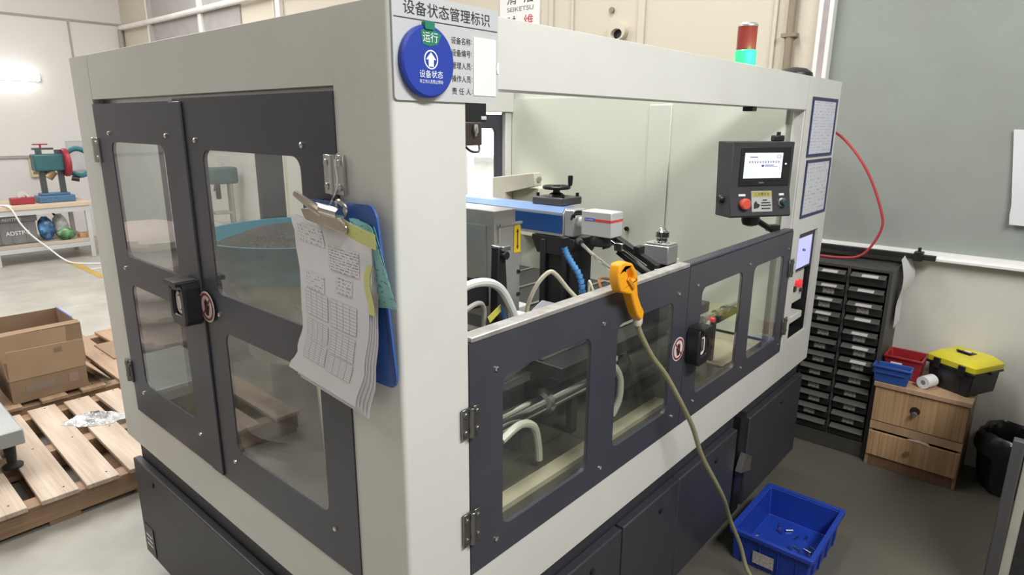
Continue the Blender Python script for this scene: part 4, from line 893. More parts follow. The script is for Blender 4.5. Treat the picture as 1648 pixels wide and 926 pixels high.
# ------------------------------------------------------------------ air gun and its hose
GO = thing('air_blow_gun', 'orange-yellow air blow gun hooked over the top edge of the front door', 'air gun', (0.72, -0.03, 1.25))
ORG = mat('gun_orange', (0.85, 0.36, 0.01), 0.4, var=0.05)
fg = lambda u, v, w: (u, -0.046+w, v)
gun = [(0.655, 1.372), (0.690, 1.374), (0.715, 1.366), (0.735, 1.346), (0.748, 1.322), (0.746, 1.300), (0.752, 1.275), (0.770, 1.246), (0.790, 1.222), (0.787, 1.205), (0.770, 1.202), (0.752, 1.220), (0.732, 1.254), (0.716, 1.284), (0.690, 1.290), (0.664, 1.300), (0.652, 1.325), (0.648, 1.350)]
loop = [(0.686, 1.358), (0.704, 1.355), (0.722, 1.338), (0.728, 1.322), (0.712, 1.322), (0.697, 1.334)]
MB().plate(gun, [loop], 0.0, 0.030, fg).build('body', ORG, GO, bevel=0.006, seg=3)
MB().lathe((0.782, -0.031, 1.190), [(0.010, 0.022), (0.013, 0.012), (0.013, 0.0), (0.010, -0.008)], n=14).build('hose_collar', mat('pale_collar', (0.6, 0.55, 0.45), 0.4), GO)
bar((0.690, -0.048, 1.332), (0.722, -0.048, 1.300), 0.006, 0.012, 'trigger', mat('gun_orange_dark', (0.6, 0.22, 0.01), 0.4), GO)
MB().tube([(0.655, -0.03, 1.352), (0.70, 0.06, 1.372), (0.835, 0.20, 1.371)], 0.005, n=10, smooth=4).build('nozzle', CHROME, GO)
Cy((0.833, 0.198, 1.371), (0.86, 0.225, 1.372), 0.010, n=12).build('nozzle_tip', BLACK, GO)
solo(MB().tube([(0.782, -0.031, 1.185), (0.800, -0.034, 1.15), (0.853, -0.045, 1.073), (0.925, -0.060, 0.992), (1.055, -0.085, 0.808), (1.125, -0.10, 0.672), (1.268, -0.125, 0.470), (1.42, -0.105, 0.290), (1.49, -0.128, 0.155), (1.50, -0.162, 0.055), (1.48, -0.23, 0.012), (1.38, -0.38, 0.010), (1.25, -0.55, 0.010), (1.10, -0.80, 0.010)], 0.0078, n=10, smooth=8).build('air_gun_hose', mat('olive_hose', (0.26, 0.25, 0.15), 0.35)), 'olive translucent air hose hanging from the blow gun down to the floor', 'hose')

# ------------------------------------------------------------------ blue crate with pins
CR = thing('blue_crate', 'blue plastic tote crate with a few steel pins on the floor', 'crate', (1.81, -0.20, 0))
CRB = mat('tote_blue', (0.012, 0.045, 0.34), 0.38, var=0.1, scale=8)
cx0, cx1, cy0, cy1, ch = 1.602, 2.016, -0.352, -0.056, 0.14
def tub(x0, x1, y0, y1, z0, z1, t, ins):
    mb = MB()
    o0 = [(x0+ins, y0+ins), (x1-ins, y0+ins), (x1-ins, y1-ins), (x0+ins, y1-ins)]; o1 = [(x0, y0), (x1, y0), (x1, y1), (x0, y1)]
    i1 = [(x0+t, y0+t), (x1-t, y0+t), (x1-t, y1-t), (x0+t, y1-t)]; i0 = [(x0+ins+t, y0+ins+t), (x1-ins-t, y0+ins+t), (x1-ins-t, y1-ins-t), (x0+ins+t, y1-ins-t)]
    vs = [(a, b, z0) for a, b in o0] + [(a, b, z1) for a, b in o1] + [(a, b, z1) for a, b in i1] + [(a, b, z0+t) for a, b in i0]
    fs = [(3, 2, 1, 0), (12, 13, 14, 15)]
    for k in range(3):
        for i in range(4):
            j = (i+1) % 4; fs.append((k*4+i, k*4+j, k*4+4+j, k*4+4+i))
    return mb.add(vs, fs)
tub(cx0, cx1, cy0, cy1, 0.0, ch-0.004, 0.006, 0.007).build('tub', CRB, CR, bevel=0.003)
MB().plate(rrect(cx0-0.014, cx1+0.014, cy0-0.014, cy1+0.014, 0.012, 3), [rrect(cx0+0.004, cx1-0.004, cy0+0.004, cy1-0.004, 0.006, 3)], -0.016, 0.002, FZ(ch)).build('rim', CRB, CR, bevel=0.002)
for t_ in (0.15, 0.38, 0.62, 0.85):
    yy = cy0+(cy1-cy0)*t_; xx = cx0+(cx1-cx0)*t_
    for s_, xa in ((-1, cx0), (1, cx1)): bar((xa+s_*0.003-s_*0.007, yy, 0.004), (xa+s_*0.003, yy, ch-0.02), 0.006, 0.006, 'rib', CRB, CR, 0.001)
    for s_, ya in ((-1, cy0), (1, cy1)): bar((xx, ya+s_*0.003-s_*0.007, 0.004), (xx, ya+s_*0.003, ch-0.02), 0.006, 0.006, 'rib', CRB, CR, 0.001)
MB().sheet(lambda u, v: (1.5975 + v*0.003, -0.144 - u*0.081, 0.078 - v*0.054), 2, 2, 0.001).build('paper_label', print_mat('crate_label', (0.50, 0.46, 0.45), (0.28, 0.22, 0.22), 6, 0.5, 10), CR)
pin = None
for k, (a, b, r_) in enumerate(((1.933, -0.139, 20), (1.928, -0.18, -50), (1.894, -0.155, 60), (1.893, -0.218, -20), (1.919, -0.253, 10), (1.788, -0.085, -35), (1.807, -0.226, 50), (1.826, -0.247, 70), (1.792, -0.268, 40), (1.809, -0.299, 20), (1.777, -0.285, -40), (1.835, -0.285, 75), (1.76, -0.31, 15), (1.865, -0.30, 60))):
    if pin is None:
        pin = MB().cyl((-0.014, 0, 0), (0.014, 0, 0), 0.005, n=10).cyl((0.014, 0, 0), (0.018, 0, 0), 0.0035, n=10).build('steel_pin', CHROME); o = pin
        solo(o, 'short turned steel pin lying in the bottom of the blue crate', 'pin', 'steel pins in the blue crate')
    else: o = pin.copy(); COL.objects.link(o)
    o.location = (a, b, 0.0115); o.rotation_euler = (0, 0, R(r_))

# ------------------------------------------------------------------ parts drawer cabinet, wooden cabinet and what stands on it
DC = thing('parts_drawer_cabinet', 'tall dark parts cabinet with columns of small labelled drawers by the machine', 'cabinet', (2.98, -0.07, 0))
DK = mat('cabinet_charcoal', (0.055, 0.055, 0.052), 0.5, var=0.1); DRW = mat('drawer_black', (0.02, 0.02, 0.02), 0.35); LIP = mat('drawer_lip_grey', (0.10, 0.10, 0.092), 0.4)
fX = 2.85
car = MB().box(fX+0.27, fX+0.285, -0.262, 0.30, 0.0, 1.020).box(fX, fX+0.27, -0.262, -0.244, 0.0, 1.020).box(fX, fX+0.27, 0.285, 0.30, 0.0, 1.020).box(fX, fX+0.27, -0.244, 0.285, 1.004, 1.020).box(fX, fX+0.27, -0.244, 0.285, 0.0, 0.085)
for yy in (-0.064, 0.112): car.box(fX, fX+0.27, yy-0.007, yy+0.007, 0.085, 1.005)
car.build('carcass', DK, DC, bevel=0.002)
LABW = mat('drawer_tag_white', (0.50, 0.49, 0.47), 0.6); LABG = print_mat('drawer_tag_print', (0.34, 0.33, 0.31), (0.12, 0.12, 0.12), 2.4, 0.5, 5)
proto = None
rows = 12; dz = 0.0762
for c_, (ya, yb) in enumerate(((-0.240, -0.074), (-0.056, 0.104), (0.122, 0.280))):
    for r_ in range(rows):
        zt = 1.000 - r_*dz
        if zt-dz < 0.08: continue
        if proto is None:
            z0 = zt
            dr = MB().box(fX-0.006, fX+0.24, ya, yb, zt-dz+0.006, zt-0.030).box(fX-0.006, fX+0.004, ya, yb, zt-0.030, zt-0.026).build('drawer', DRW, DC, bevel=0.002)
            lip = MB().plate([(fX-0.028, zt-0.026), (fX-0.024, zt-0.030), (fX+0.01, zt-0.016), (fX+0.01, zt-0.010)], [], ya+0.004, yb-0.004, lambda u, v, w: (u, w, v)).build('lip', LIP, dr, bevel=0.001)
            proto = (dr, lip, ya, zt)
            d_, lp_ = dr, lip; dy_, dzz = 0, 0
        else:
            d_ = proto[0].copy(); COL.objects.link(d_); d_.parent = DC; dy_ = ya-proto[2]; dzz = zt-proto[3]; d_.location = (0, dy_, dzz)
            lp_ = proto[1].copy(); COL.objects.link(lp_); lp_.parent = d_
        o_ = Vector(DC['_o']) + Vector((0, dy_, dzz)); d_['_o'] = tuple(o_)
        ym = (ya+yb)/2 + random.uniform(-0.012, 0.012)
        toplab = (c_ == 0 and r_ in (0, 1, 2, 3, 4, 5, 6)) or (c_ == 1 and r_ in (0, 1, 2, 3)); face = (c_ == 0 and r_ in (2, 4, 5, 6, 7, 8, 9, 10)) or (c_ >= 1 and 0 < r_ < 11)
        if toplab: MB().plate([(fX-0.0275, zt-0.0245), (fX-0.0245, zt-0.0292+0.001), (fX-0.006, zt-0.0160), (fX-0.006, zt-0.0150)], [], ym-0.038, ym+0.036, lambda u, v, w: (u, w, v+0.001)).build('white_tag', LABW, d_)
        if face: MB().sheet(lambda u, v: (fX-0.0066, ym+0.028-u*0.056, zt-0.036-v*0.028), 1, 1, -0.0006).build('number_tag', LABG, d_)
solo(MB().sheet(lambda u, v: (2.97 + u*0.13, -0.268 - 0.045*math.sin(min(1, v*1.6)*math.pi)*(0.4+0.6*u) - 0.012*v, 1.06 - v*0.36 + 0.02*u), 6, 12, 0.0006).build('curled_sheet', mat('grey_white_paper', (0.62, 0.62, 0.61), 0.8)), 'curled white sheet hanging beside the parts drawer cabinet', 'paper')

WC = thing('wooden_cabinet', 'low wooden cabinet with two drawers against the wall', 'cabinet', (2.96, -0.46, 0))
def wood(name, a, b, sc=3.0, stretch=(1, 3.5, 0.35)):
    if name in MATS: return MATS[name]
    m, nt, bs = nodes_of(name); N, L = nt.nodes, nt.links
    tc = N.new('ShaderNodeTexCoord'); mp = N.new('ShaderNodeMapping'); mp.inputs['Scale'].default_value = stretch; L.new(tc.outputs['Object'], mp.inputs['Vector'])
    n1 = N.new('ShaderNodeTexNoise'); n1.inputs['Scale'].default_value = sc; n1.inputs['Detail'].default_value = 3; L.new(mp.outputs[0], n1.inputs['Vector'])
    mp2 = N.new('ShaderNodeMapping'); mp2.inputs['Scale'].default_value = tuple(q*14 if q > 1 else q for q in stretch); L.new(tc.outputs['Object'], mp2.inputs['Vector'])
    n2 = N.new('ShaderNodeTexNoise'); n2.inputs['Scale'].default_value = sc; n2.inputs['Detail'].default_value = 5; L.new(mp2.outputs[0], n2.inputs['Vector'])
    mi = N.new('ShaderNodeMixRGB'); mi.inputs[0].default_value = 0.45; L.new(n1.outputs['Fac'], mi.inputs[1]); L.new(n2.outputs['Fac'], mi.inputs[2])
    cr = N.new('ShaderNodeValToRGB'); cr.color_ramp.elements[0].position = 0.36; cr.color_ramp.elements[1].position = 0.64
    cr.color_ramp.elements[0].color = (*a, 1); cr.color_ramp.elements[1].color = (*b, 1); L.new(mi.outputs[0], cr.inputs['Fac'])
    L.new(cr.outputs[0], bs.inputs['Base Color']); bs.inputs['Roughness'].default_value = 0.5
    MATS[name] = m; return m
WD = wood('drawer_front_wood', (0.32, 0.185, 0.09), (0.60, 0.40, 0.22)); WT = wood('cabinet_top_wood', (0.38, 0.24, 0.14), (0.50, 0.34, 0.21), 2.0, (1, 1.2, 1)); WS = wood('cabinet_side_wood', (0.26, 0.17, 0.10), (0.36, 0.25, 0.16), 2.0)
fw = 2.80; y0, y1 = -0.668, -0.270
MB().box(fw+0.006, 3.12, y0, y0+0.016, 0, 0.438).box(fw+0.006, 3.12, y1-0.016, y1, 0, 0.438).box(3.10, 3.12, y0+0.016, y1-0.016, 0, 0.438).box(fw+0.02, 3.10, y0+0.016, y1-0.016, 0.06, 0.075).build('carcass', WS, WC, bevel=0.001)
B(fw-0.012, 3.128, y0-0.006, y1+0.006, 0.438, 0.462).build('top', WT, WC, bevel=0.002)
B(fw+0.008, fw+0.022, y0+0.017, y1-0.017, 0.0, 0.058).build('plinth', wood('plinth_wood', (0.16, 0.08, 0.05), (0.24, 0.13, 0.08)), WC)
B(fw, fw+0.018, y0+0.002, y1-0.002, 0.205, 0.248).build('middle_rail', WT, WC, bevel=0.001)
B(fw+0.10, fw+0.11, y0+0.017, y1-0.017, 0.10, 0.42).build('drawer_back', BLACK, WC)
u1_ = B(fw-0.002, fw+0.016, y0+0.003, y1-0.003, 0.252, 0.434).build('drawer', WD, WC, bevel=0.002)
u2_ = B(fw-0.004, fw+0.014, y0+0.003, y1-0.003, 0.061, 0.192).build('drawer', WD, WC, bevel=0.002)
MB().lathe((fw-0.002, -0.455, 0.352), [(0.022, 0), (0.020, -0.004)], n=18, axis='x').build('knob_rose', BLACK, u1_)
MB().lathe((fw-0.004, -0.457, 0.342), [(0.006, 0), (0.006, -0.010), (0.013, -0.016), (0.011, -0.024)], n=16, axis='x').build('knob', CHROME, u1_)
MB().lathe((fw-0.004, -0.455, 0.130), [(0.006, 0), (0.006, -0.010), (0.013, -0.016), (0.011, -0.024)], n=16, axis='x').build('knob', mat('brass', (0.62, 0.48, 0.24), 0.25, metal=1), u2_)
MB().plate([(-0.44, 0.196), (-0.50, 0.196), (-0.545, 0.190), (-0.53, 0.205), (-0.49, 0.207), (-0.45, 0.202)], [], -0.004, 0.0, lambda u, v, w: (fw+w-0.003, u, v)).build('chipped_edge', mat('bare_chipboard', (0.62, 0.52, 0.40), 0.9), WC)

def bin_(nm, lab, cat, cx, cy, z0, lx, ly, h, rz, m, front=0.55):
    t = thing(nm, lab, cat, (cx, cy, z0), rotz=rz, local=True)
    k = 0.005; ins = 0.010
    tub(-lx/2, lx/2, -ly/2, ly/2, 0, h, k, ins).build('tub', m, t, bevel=0.002)
    MB().plate(rrect(-lx/2-0.006, lx/2+0.006, -ly/2-0.006, ly/2+0.006, 0.006, 2), [rrect(-lx/2+0.003, lx/2-0.003, -ly/2+0.003, ly/2-0.003, 0.004, 2)], -0.010, 0.0, FZ(h)).build('rim', m, t, bevel=0.002)
    for s_ in (-1, 1):
        B(-0.03, 0.03, s_*ly/2-0.003, s_*ly/2+0.003, h-0.045, h-0.012).build('grip', m, t, bevel=0.002)
    return t
BLB = mat('bin_blue', (0.03, 0.09, 0.36), 0.4, var=0.08); RDB = mat('bin_red', (0.32, 0.018, 0.025), 0.4, var=0.08)
b1 = bin_('blue_parts_bin', 'blue plastic parts bin at the front edge of the wooden cabinet', 'bin', 2.823, -0.330, 0.463, 0.075, 0.160, 0.088, R(2), BLB)
B(-0.042, -0.038, -0.06, 0.06, 0.052, 0.058).build('front_ledge', BLB, b1); B(0.039, 0.043, -0.03, 0.02, 0.06, 0.095).build('white_tag', WHITEP, b1)
bin_('red_parts_bin', 'red plastic bin of small parts on the wooden cabinet, behind the blue bin', 'bin', 2.975, -0.356, 0.463, 0.155, 0.165, 0.115, R(0), RDB)
pp = None
for k in range(12):
    m_ = (STEEL, mat('bronze_part', (0.25, 0.13, 0.08), 0.35, metal=0.7))[k % 2]
    o = MB().lathe((0, 0, 0), [(0.006, 0), (0.013, 0.004), (0.013, 0.014), (0.006, 0.022)], n=12, axis='x').build('bushing', m_)
    o.location = (2.975+random.uniform(-0.045, 0.045), -0.356+random.uniform(-0.045, 0.045), 0.510+(k//6)*0.026); o.rotation_euler = (0, random.uniform(-.2, .2), random.uniform(0, 6))
    solo(o, ('bright steel bushing in the red parts bin', 'dark bronze bushing in the red parts bin')[k % 2], 'bushing', ('steel bushings in the red bin', 'bronze bushings in the red bin')[k % 2])
SP = thing('tape_spool', 'white roll lying on its side on the wooden cabinet', 'spool', (2.90, -0.455, 0.463))
MB().lathe((2.835, -0.462, 0.494), [(0.012, 0.003), (0.012, 0), (0.031, 0), (0.031, 0.075), (0.012, 0.075)], n=24, axis='x', cap=False).xf(Matrix.Translation((2.835, -0.462, 0.494)) @ Matrix.Rotation(R(-22), 4, 'Z') @ Matrix.Translation((-2.835, 0.462, -0.494))).build('roll', WHITEP, SP)
Cy((2.8365, -0.4625, 0.494), (2.904, -0.490, 0.494), 0.0118, n=16).build('core', mat('core_grey', (0.25, 0.24, 0.23), 0.7), SP)
# tool box
TX = thing('tool_box', 'black tool box with a yellow lid on the wooden cabinet', 'tool box', (2.985, -0.600, 0.463), rotz=R(-26.6), local=True)
YLID = mat('lid_yellow', (0.62, 0.54, 0.02), 0.35, var=0.08, dirt=(0.5, 0.46, 0.15), dscale=9, damt=0.3)
tb_l, tb_w = 0.20, 0.22
MB().plate([(-tb_w/2+0.012, 0.0), (tb_w/2-0.012, 0.0), (tb_w/2, 0.125), (-tb_w/2, 0.125)], [], -tb_l/2, tb_l/2, lambda u, v, w: (w, u, v)).build('body', BLACK, TX, bevel=0.008)
B(-tb_l/2-0.008, tb_l/2+0.008, -tb_w/2-0.008, tb_w/2+0.008, 0.110, 0.124).build('body_rim', BLACK, TX, bevel=0.004)
for yy in (-0.05, 0.05): B(-tb_l/2-0.004, -tb_l/2+0.01, yy-0.008, yy+0.008, 0.01, 0.11).build('rib', BLACK, TX, bevel=0.003)
lid = MB()
lo = rrect(-tb_l/2-0.010, tb_l/2+0.010, -tb_w/2-0.010, tb_w/2+0.010, 0.018, 4); n_ = len(lo)
hi = rrect(-tb_l/2+0.020, tb_l/2-0.020, -tb_w/2+0.022, tb_w/2-0.022, 0.02, 4)
lid.add([(a, b, 0.125) for a, b in lo] + [(a, b, 0.152) for a, b in lo] + [(a, b, 0.178) for a, b in hi], [tuple(range(n_-1, -1, -1)), tuple(range(2*n_, 3*n_))] + [(k*n_+i, k*n_+(i+1) % n_, (k+1)*n_+(i+1) % n_, (k+1)*n_+i) for k in range(2) for i in range(n_)])
ld = lid.build('lid', YLID, TX, bevel=0.003)
B(-0.028, 0.028, -0.032, 0.030, 0.1785, 0.181).build('handle_well', BLACK, ld)
B(-0.020, -0.006, -0.034, 0.040, 0.1812, 0.188).build('handle', BLACK, ld, bevel=0.003)
B(0.004, 0.018, -0.012, 0.020, 0.1812, 0.184).build('clear_tray_lid', WHITEP, ld)
for yy in (-0.06, 0.06): B(-tb_l/2-0.020, -tb_l/2-0.010, yy-0.016, yy+0.016, 0.100, 0.150).build('latch', BLACK, TX, bevel=0.003)
B(-0.01, 0.03, -tb_w/2-0.022, -tb_w/2-0.010, 0.112, 0.128).build('latch', BLACK, TX, bevel=0.003)

# black rod under the window, red hose, notice taped to the window
RD = thing('black_rod', 'black square rod with a clamp lying along the window sill', 'rod', (3.06, -0.1, 1.04))
bar((3.055, 0.24, 1.071), (3.055, -0.40, 1.071), 0.026, 0.026, 'rod', BLACKM, RD)
bar((3.085, 0.24, 1.062), (3.085, -0.30, 1.066), 0.010, 0.010, 'rail', CHROME, RD)
B(3.035, 3.078, -0.345, -0.305, 1.050, 1.098).build('clamp', BLACK, RD, bevel=0.004); Cy((3.055, -0.325, 1.098), (3.055, -0.325, 1.118), 0.008, n=10).build('clamp_screw', BLACK, RD)
solo(MB().tube([(2.60, 0.28, 1.70), (2.80, 0.18, 1.71), (3.0, 0.10, 1.66), (3.0, -0.04, 1.50), (3.0, -0.135, 1.30), (3.0, -0.15, 1.19), (2.99, -0.085, 1.06), (2.98, 0.02, 1.030), (2.97, 0.16, 1.029), (2.95, 0.26, 1.029)], 0.0065, n=10).build('red_air_hose', mat('hose_red', (0.45, 0.05, 0.06), 0.35)), 'thin red air hose looping from the machine onto the drawer cabinet', 'hose')
solo(MB().sheet(lambda u, v: (XW-0.003-0.02*v*v*(1-u) + 0.02 , -0.60 - 0.06*v*(1-u)*(1 if v < .85 else .9) - 0.30*u + 0.0*v, 1.70 - v*0.44 - 0.008*u), 6, 10, 0.0008).build('taped_sheet', print_mat('window_notice', (0.66, 0.67, 0.69), (0.4, 0.4, 0.42), 9, 0.35, 5)), 'creased white sheet taped to the frosted window', 'paper')

# ------------------------------------------------------------------ black bin bag and the neighbouring cabinet on the right
BG = thing('black_bin_bag', 'black bin lined with a folded-over black bag beside the wooden cabinet', 'bag', (2.985, -0.855, 0))
bagm = mat('black_bag_film', (0.016, 0.016, 0.018), 0.28, var=0.2, bump=0.5, bscale=14)
prof = [(0.10, 0.0), (0.115, 0.02), (0.128, 0.10), (0.140, 0.17), (0.158, 0.20), (0.160, 0.24), (0.150, 0.285), (0.135, 0.297), (0.125, 0.285), (0.118, 0.20), (0.10, 0.06)]
mb = MB(); n_ = 36; vs = []
for k, (r_, h_) in enumerate(prof):
    for i in range(n_):
        a = 2*math.pi*i/n_; rr_ = r_*(1 + 0.05*math.sin(5*a+k*0.7) + 0.04*math.sin(11*a-k*1.3)); vs.append((2.985+rr_*math.cos(a), -0.855+rr_*math.sin(a), h_*(1+0.02*math.sin(3*a))))
fs = [(k*n_+i, k*n_+(i+1) % n_, (k+1)*n_+(i+1) % n_, (k+1)*n_+i) for k in range(len(prof)-1) for i in range(n_)]
fs += [tuple(range(n_-1, -1, -1)), tuple(range((len(prof)-1)*n_, len(prof)*n_))]
mb.add(vs, fs).build('bag', bagm, BG)

NC = thing('neighbouring_machine', 'dark machine cabinet with a pale edge trim at the right border', 'machine', (2.3, -1.25, 0))
B(2.02, 2.70, -1.75, -0.905, 0.0, 1.02).build('body', mat('speckled_black', (0.03, 0.03, 0.03), 0.45, var=0.3, scale=60), NC, bevel=0.004)
B(1.985, 2.018, -0.915, -0.885, 0.0, 1.02).build('edge_trim', mat('trim_pale', (0.42, 0.41, 0.36), 0.45), NC, bevel=0.003)
B(1.975, 2.012, -0.882, -0.846, 0.0, 0.66).build('guard_post', mat('post_grey', (0.07, 0.07, 0.072), 0.45), NC, bevel=0.004)
MB().plate([(2.03, 0.05), (2.6, 0.05), (2.6, 0.98), (2.03, 0.98)], [], -0.01, -0.004, FY(-0.89)).build('door', mat('speckled_black', (0.03, 0.03, 0.03)), NC)

# ------------------------------------------------------------------ pallets with boxes, scale, film bag
PLK = wood('pallet_plank_wood', (0.38, 0.285, 0.21), (0.58, 0.475, 0.38), 5.0, (3, 0.4, 1)); PST = wood('pallet_beam_wood', (0.22, 0.13, 0.075), (0.38, 0.25, 0.15), 5.0, (0.4, 3, 3))
def pallet(label_, y0, y1, x0, xs, zt=0.14, plk=PLK, ext=()):
    t = thing('wooden_pallet', label_, 'pallet', (x0, y0, 0))
    x1 = xs[-1][1]
    for yy in (y0, (y0+y1)/2-0.045, y1-0.09): B(x0, x1, yy, yy+0.09, 0.022, zt-0.022).build('beam', PST, t, bevel=0.004)
    for (a, b) in xs[::2]: B(a+0.01, b-0.01, y0+0.005, y1-0.005, 0.0, 0.0215).build('bottom_board', PST, t, bevel=0.002)
    for k, (a, b) in enumerate(xs):
        mb = MB().box(a, b, y0-0.02-random.uniform(0, 0.02), y1+random.uniform(-0.03, 0.03), zt-0.0215, zt)
        mb.xf(Matrix.Translation(((a+b)/2, (y0+y1)/2, 0)) @ Matrix.Rotation(R(random.uniform(-1.3, 1.3)), 4, 'Z') @ Matrix.Translation((-(a+b)/2, -(y0+y1)/2, 0)))
        p_ = mb.build('plank', plk, t, bevel=0.003)
        for yy in (y0+0.045, (y0+y1)/2, y1-0.045): Cy(((a+b)/2+0.02, yy, zt-0.001), ((a+b)/2+0.02, yy, zt+0.0015), 0.004, n=8).build('nail', BLACKM, p_)
    return t
xs1 = [(-1.02, -0.88), (-0.80, -0.66), (-0.58, -0.44), (-0.38, -0.245), (-0.185, -0.045), (-0.012, 0.118), (0.160, 0.285), (0.335, 0.46), (0.52, 0.65)]
pallet('empty light wooden pallet on the floor beside the machine', 2.235, 3.33, -1.02, xs1)
xs2 = [(-0.55, -0.42), (-0.34, -0.20), (-0.13, 0.01), (0.08, 0.21), (0.28, 0.41), (0.50, 0.63), (0.72, 0.84), (0.92, 1.04)]
pallet('brown wooden pallet carrying the open cardboard boxes', 3.44, 4.62, -0.55, xs2, plk=wood('pallet_plank_brown', (0.30, 0.19, 0.115), (0.46, 0.32, 0.21), 5.0, (3, 0.4, 1)))

CARD = mat('cardboard', (0.26, 0.175, 0.108), 0.75, var=0.10, scale=5, dirt=(0.19, 0.125, 0.08), dscale=4, damt=0.4); CARDI = mat('cardboard_inside', (0.33, 0.225, 0.14), 0.8, var=0.06)
def quad_panel(pts, t=0.005):
    a, b, c, d = [Vector(q) for q in pts]; n = (b-a).cross(d-a).normalized()*t
    return MB().add([a, b, c, d, a+n, b+n, c+n, d+n], [(3, 2, 1, 0), (4, 5, 6, 7), (0, 1, 5, 4), (1, 2, 6, 5), (2, 3, 7, 6), (3, 0, 4, 7)])
def carton(lab, x0, x1, y0, y1, z0, z1, flaps):
    t = thing('cardboard_box', lab, 'box', ((x0+x1)/2, (y0+y1)/2, z0))
    B(x0, x1, y0, y0+0.006, z0, z1).build('wall', CARD, t); B(x0, x1, y1-0.006, y1, z0, z1).build('wall', CARD, t)
    B(x0, x0+0.006, y0+0.006, y1-0.006, z0, z1).build('wall', CARD, t); B(x1-0.006, x1, y0+0.006, y1-0.006, z0, z1).build('wall', CARD, t)
    B(x0, x1, y0, y1, z0-0.005, z0).build('bottom', CARD, t)
    for q in flaps: quad_panel(q).build('flap', CARDI, t)
    return t
zb_ = 0.147
c1 = carton('open cardboard box with a raised front flap, nearest on the brown pallet', -0.03, 0.345, 3.47, 3.84, zb_, 0.275,
       [[(-0.03, 3.47, 0.277), (0.345, 3.47, 0.277), (0.352, 3.475, 0.44), (-0.022, 3.475, 0.45)], [(0.347, 3.48, 0.275), (0.347, 3.84, 0.275), (0.46, 3.82, 0.155), (0.46, 3.46, 0.155)],
        [(-0.03, 3.84, 0.277), (0.345, 3.84, 0.277), (0.36, 3.86, 0.43), (-0.01, 3.86, 0.44)], [(-0.03, 3.84, 0.277), (-0.03, 3.47, 0.277), (-0.045, 3.47, 0.43), (-0.045, 3.84, 0.43)]])
text_mb('▧▧', lambda u, v, w: (u, 3.4655, v), 0.20, 0.24, 0.395, 0.42).build('stamp', mat('faded_print', (0.2, 0.13, 0.08), 0.9), c1)
B(0.25, 0.30, 3.4685, 3.4699, 0.19, 0.25).build('label_patch', mat('label_brown_grey', (0.28, 0.2, 0.16), 0.8), c1)
B(0.04, 0.18, 3.4685, 3.4699, 0.19, 0.235).build('label_patch', mat('label_brown_dark', (0.25, 0.19, 0.15), 0.8), c1)
c2 = carton('open cardboard box with a strip of blue tape, behind the first box', 0.02, 0.46, 3.92, 4.45, zb_, 0.42,
       [[(0.02, 3.92, 0.421), (0.46, 3.92, 0.421), (0.45, 3.94, 0.44), (0.03, 3.94, 0.44)]])
label(B(0.455, 0.463, 4.10, 4.46, 0.34, 0.424).build('blue_tape', mat('tape_blue', (0.06, 0.15, 0.55), 0.35), c2), 'bright blue adhesive tape')
carton('shallow cardboard box at the left end of the brown pallet', -0.30, -0.07, 3.50, 4.0, zb_, 0.33, [])
quadsheet = B(0.60, 0.98, 3.85, 4.25, 0.143, 0.149); solo(quadsheet.build('cardboard_sheet', CARD), 'flat cardboard sheet lying on the brown pallet beside the boxes', 'cardboard')

SC = thing('platform_scale', 'grey steel platform scale standing on the light pallet', 'scale', (-0.5, 2.88, 0.14))
B(-0.80, -0.150, 2.555, 3.20, 0.275, 0.350).build('platform', mat('scale_plate', (0.36, 0.38, 0.37), 0.4, metal=0.4, var=0.08), SC, bevel=0.008)
for (a, b) in ((-0.20, 2.65), (-0.75, 2.62), (-0.20, 3.12), (-0.75, 3.12)):
    MB().lathe((a, b, 0.1405), [(0.040, 0), (0.042, 0.010), (0.018, 0.022), (0.022, 0.06), (0.026, 0.135)], n=18).build('foot', RUBBER, SC)

bm_ = MB(); n_ = 26; vs = []
for k in range(9):
    for i in range(n_):
        a = 2*math.pi*i/n_; t_ = k/8; r_ = math.sin(math.pi*min(1, 0.08+t_*0.92)/2*1.0)
        rr_ = (1-t_)*1.0*(1+0.14*math.sin(3*a+1)+0.08*math.sin(7*a+k))
        vs.append((0.215+0.135*rr_*math.cos(a)-0.03*rr_*math.sin(a), 2.90+0.085*rr_*math.sin(a)-0.05*rr_*math.cos(a), 0.1415+0.045*math.sin(t_*math.pi/2)*(1+0.25*math.sin(5*a+2*k))))
fs = [(k*n_+i, k*n_+(i+1) % n_, (k+1)*n_+(i+1) % n_, (k+1)*n_+i) for k in range(8) for i in range(n_)] + [tuple(range(n_-1, -1, -1)), tuple(range(8*n_, 9*n_))]
solo(bm_.add(vs, fs).build('film_bag', mat('clear_film', (0.66, 0.66, 0.67), 0.15, metal=0.25, var=0.35, scale=22, bump=0.9, bscale=45)), 'crumpled clear film bag lying on the light pallet', 'bag')

# ------------------------------------------------------------------ work bench with grinder on the far side
WB = thing('work_bench', 'wooden topped steel work bench along the far white wall', 'bench', (1.4, 9.0, 0))
BFR = mat('bench_frame_grey', (0.5, 0.5, 0.5), 0.45)
B(0.78, 1.92, 8.60, 9.40, 0.665, 0.715).build('bench_top', wood('bench_top_wood', (0.50, 0.38, 0.27), (0.64, 0.52, 0.39), 2.0, (0.5, 3, 1)), WB, bevel=0.004)
for k in range(3): B(0.80, 1.90, 8.62+k*0.26, 8.86+k*0.26, 0.205, 0.245).build('shelf_board', wood('shelf_wood', (0.40, 0.33, 0.26), (0.52, 0.44, 0.36), 2.0, (0.5, 3, 1)), WB, bevel=0.004)
for (a, b) in ((0.87, 8.61), (1.86, 8.61), (0.87, 9.34), (1.86, 9.34)): B(a-0.025, a+0.025, b, b+0.05, 0, 0.664).build('leg', BFR, WB, bevel=0.003)
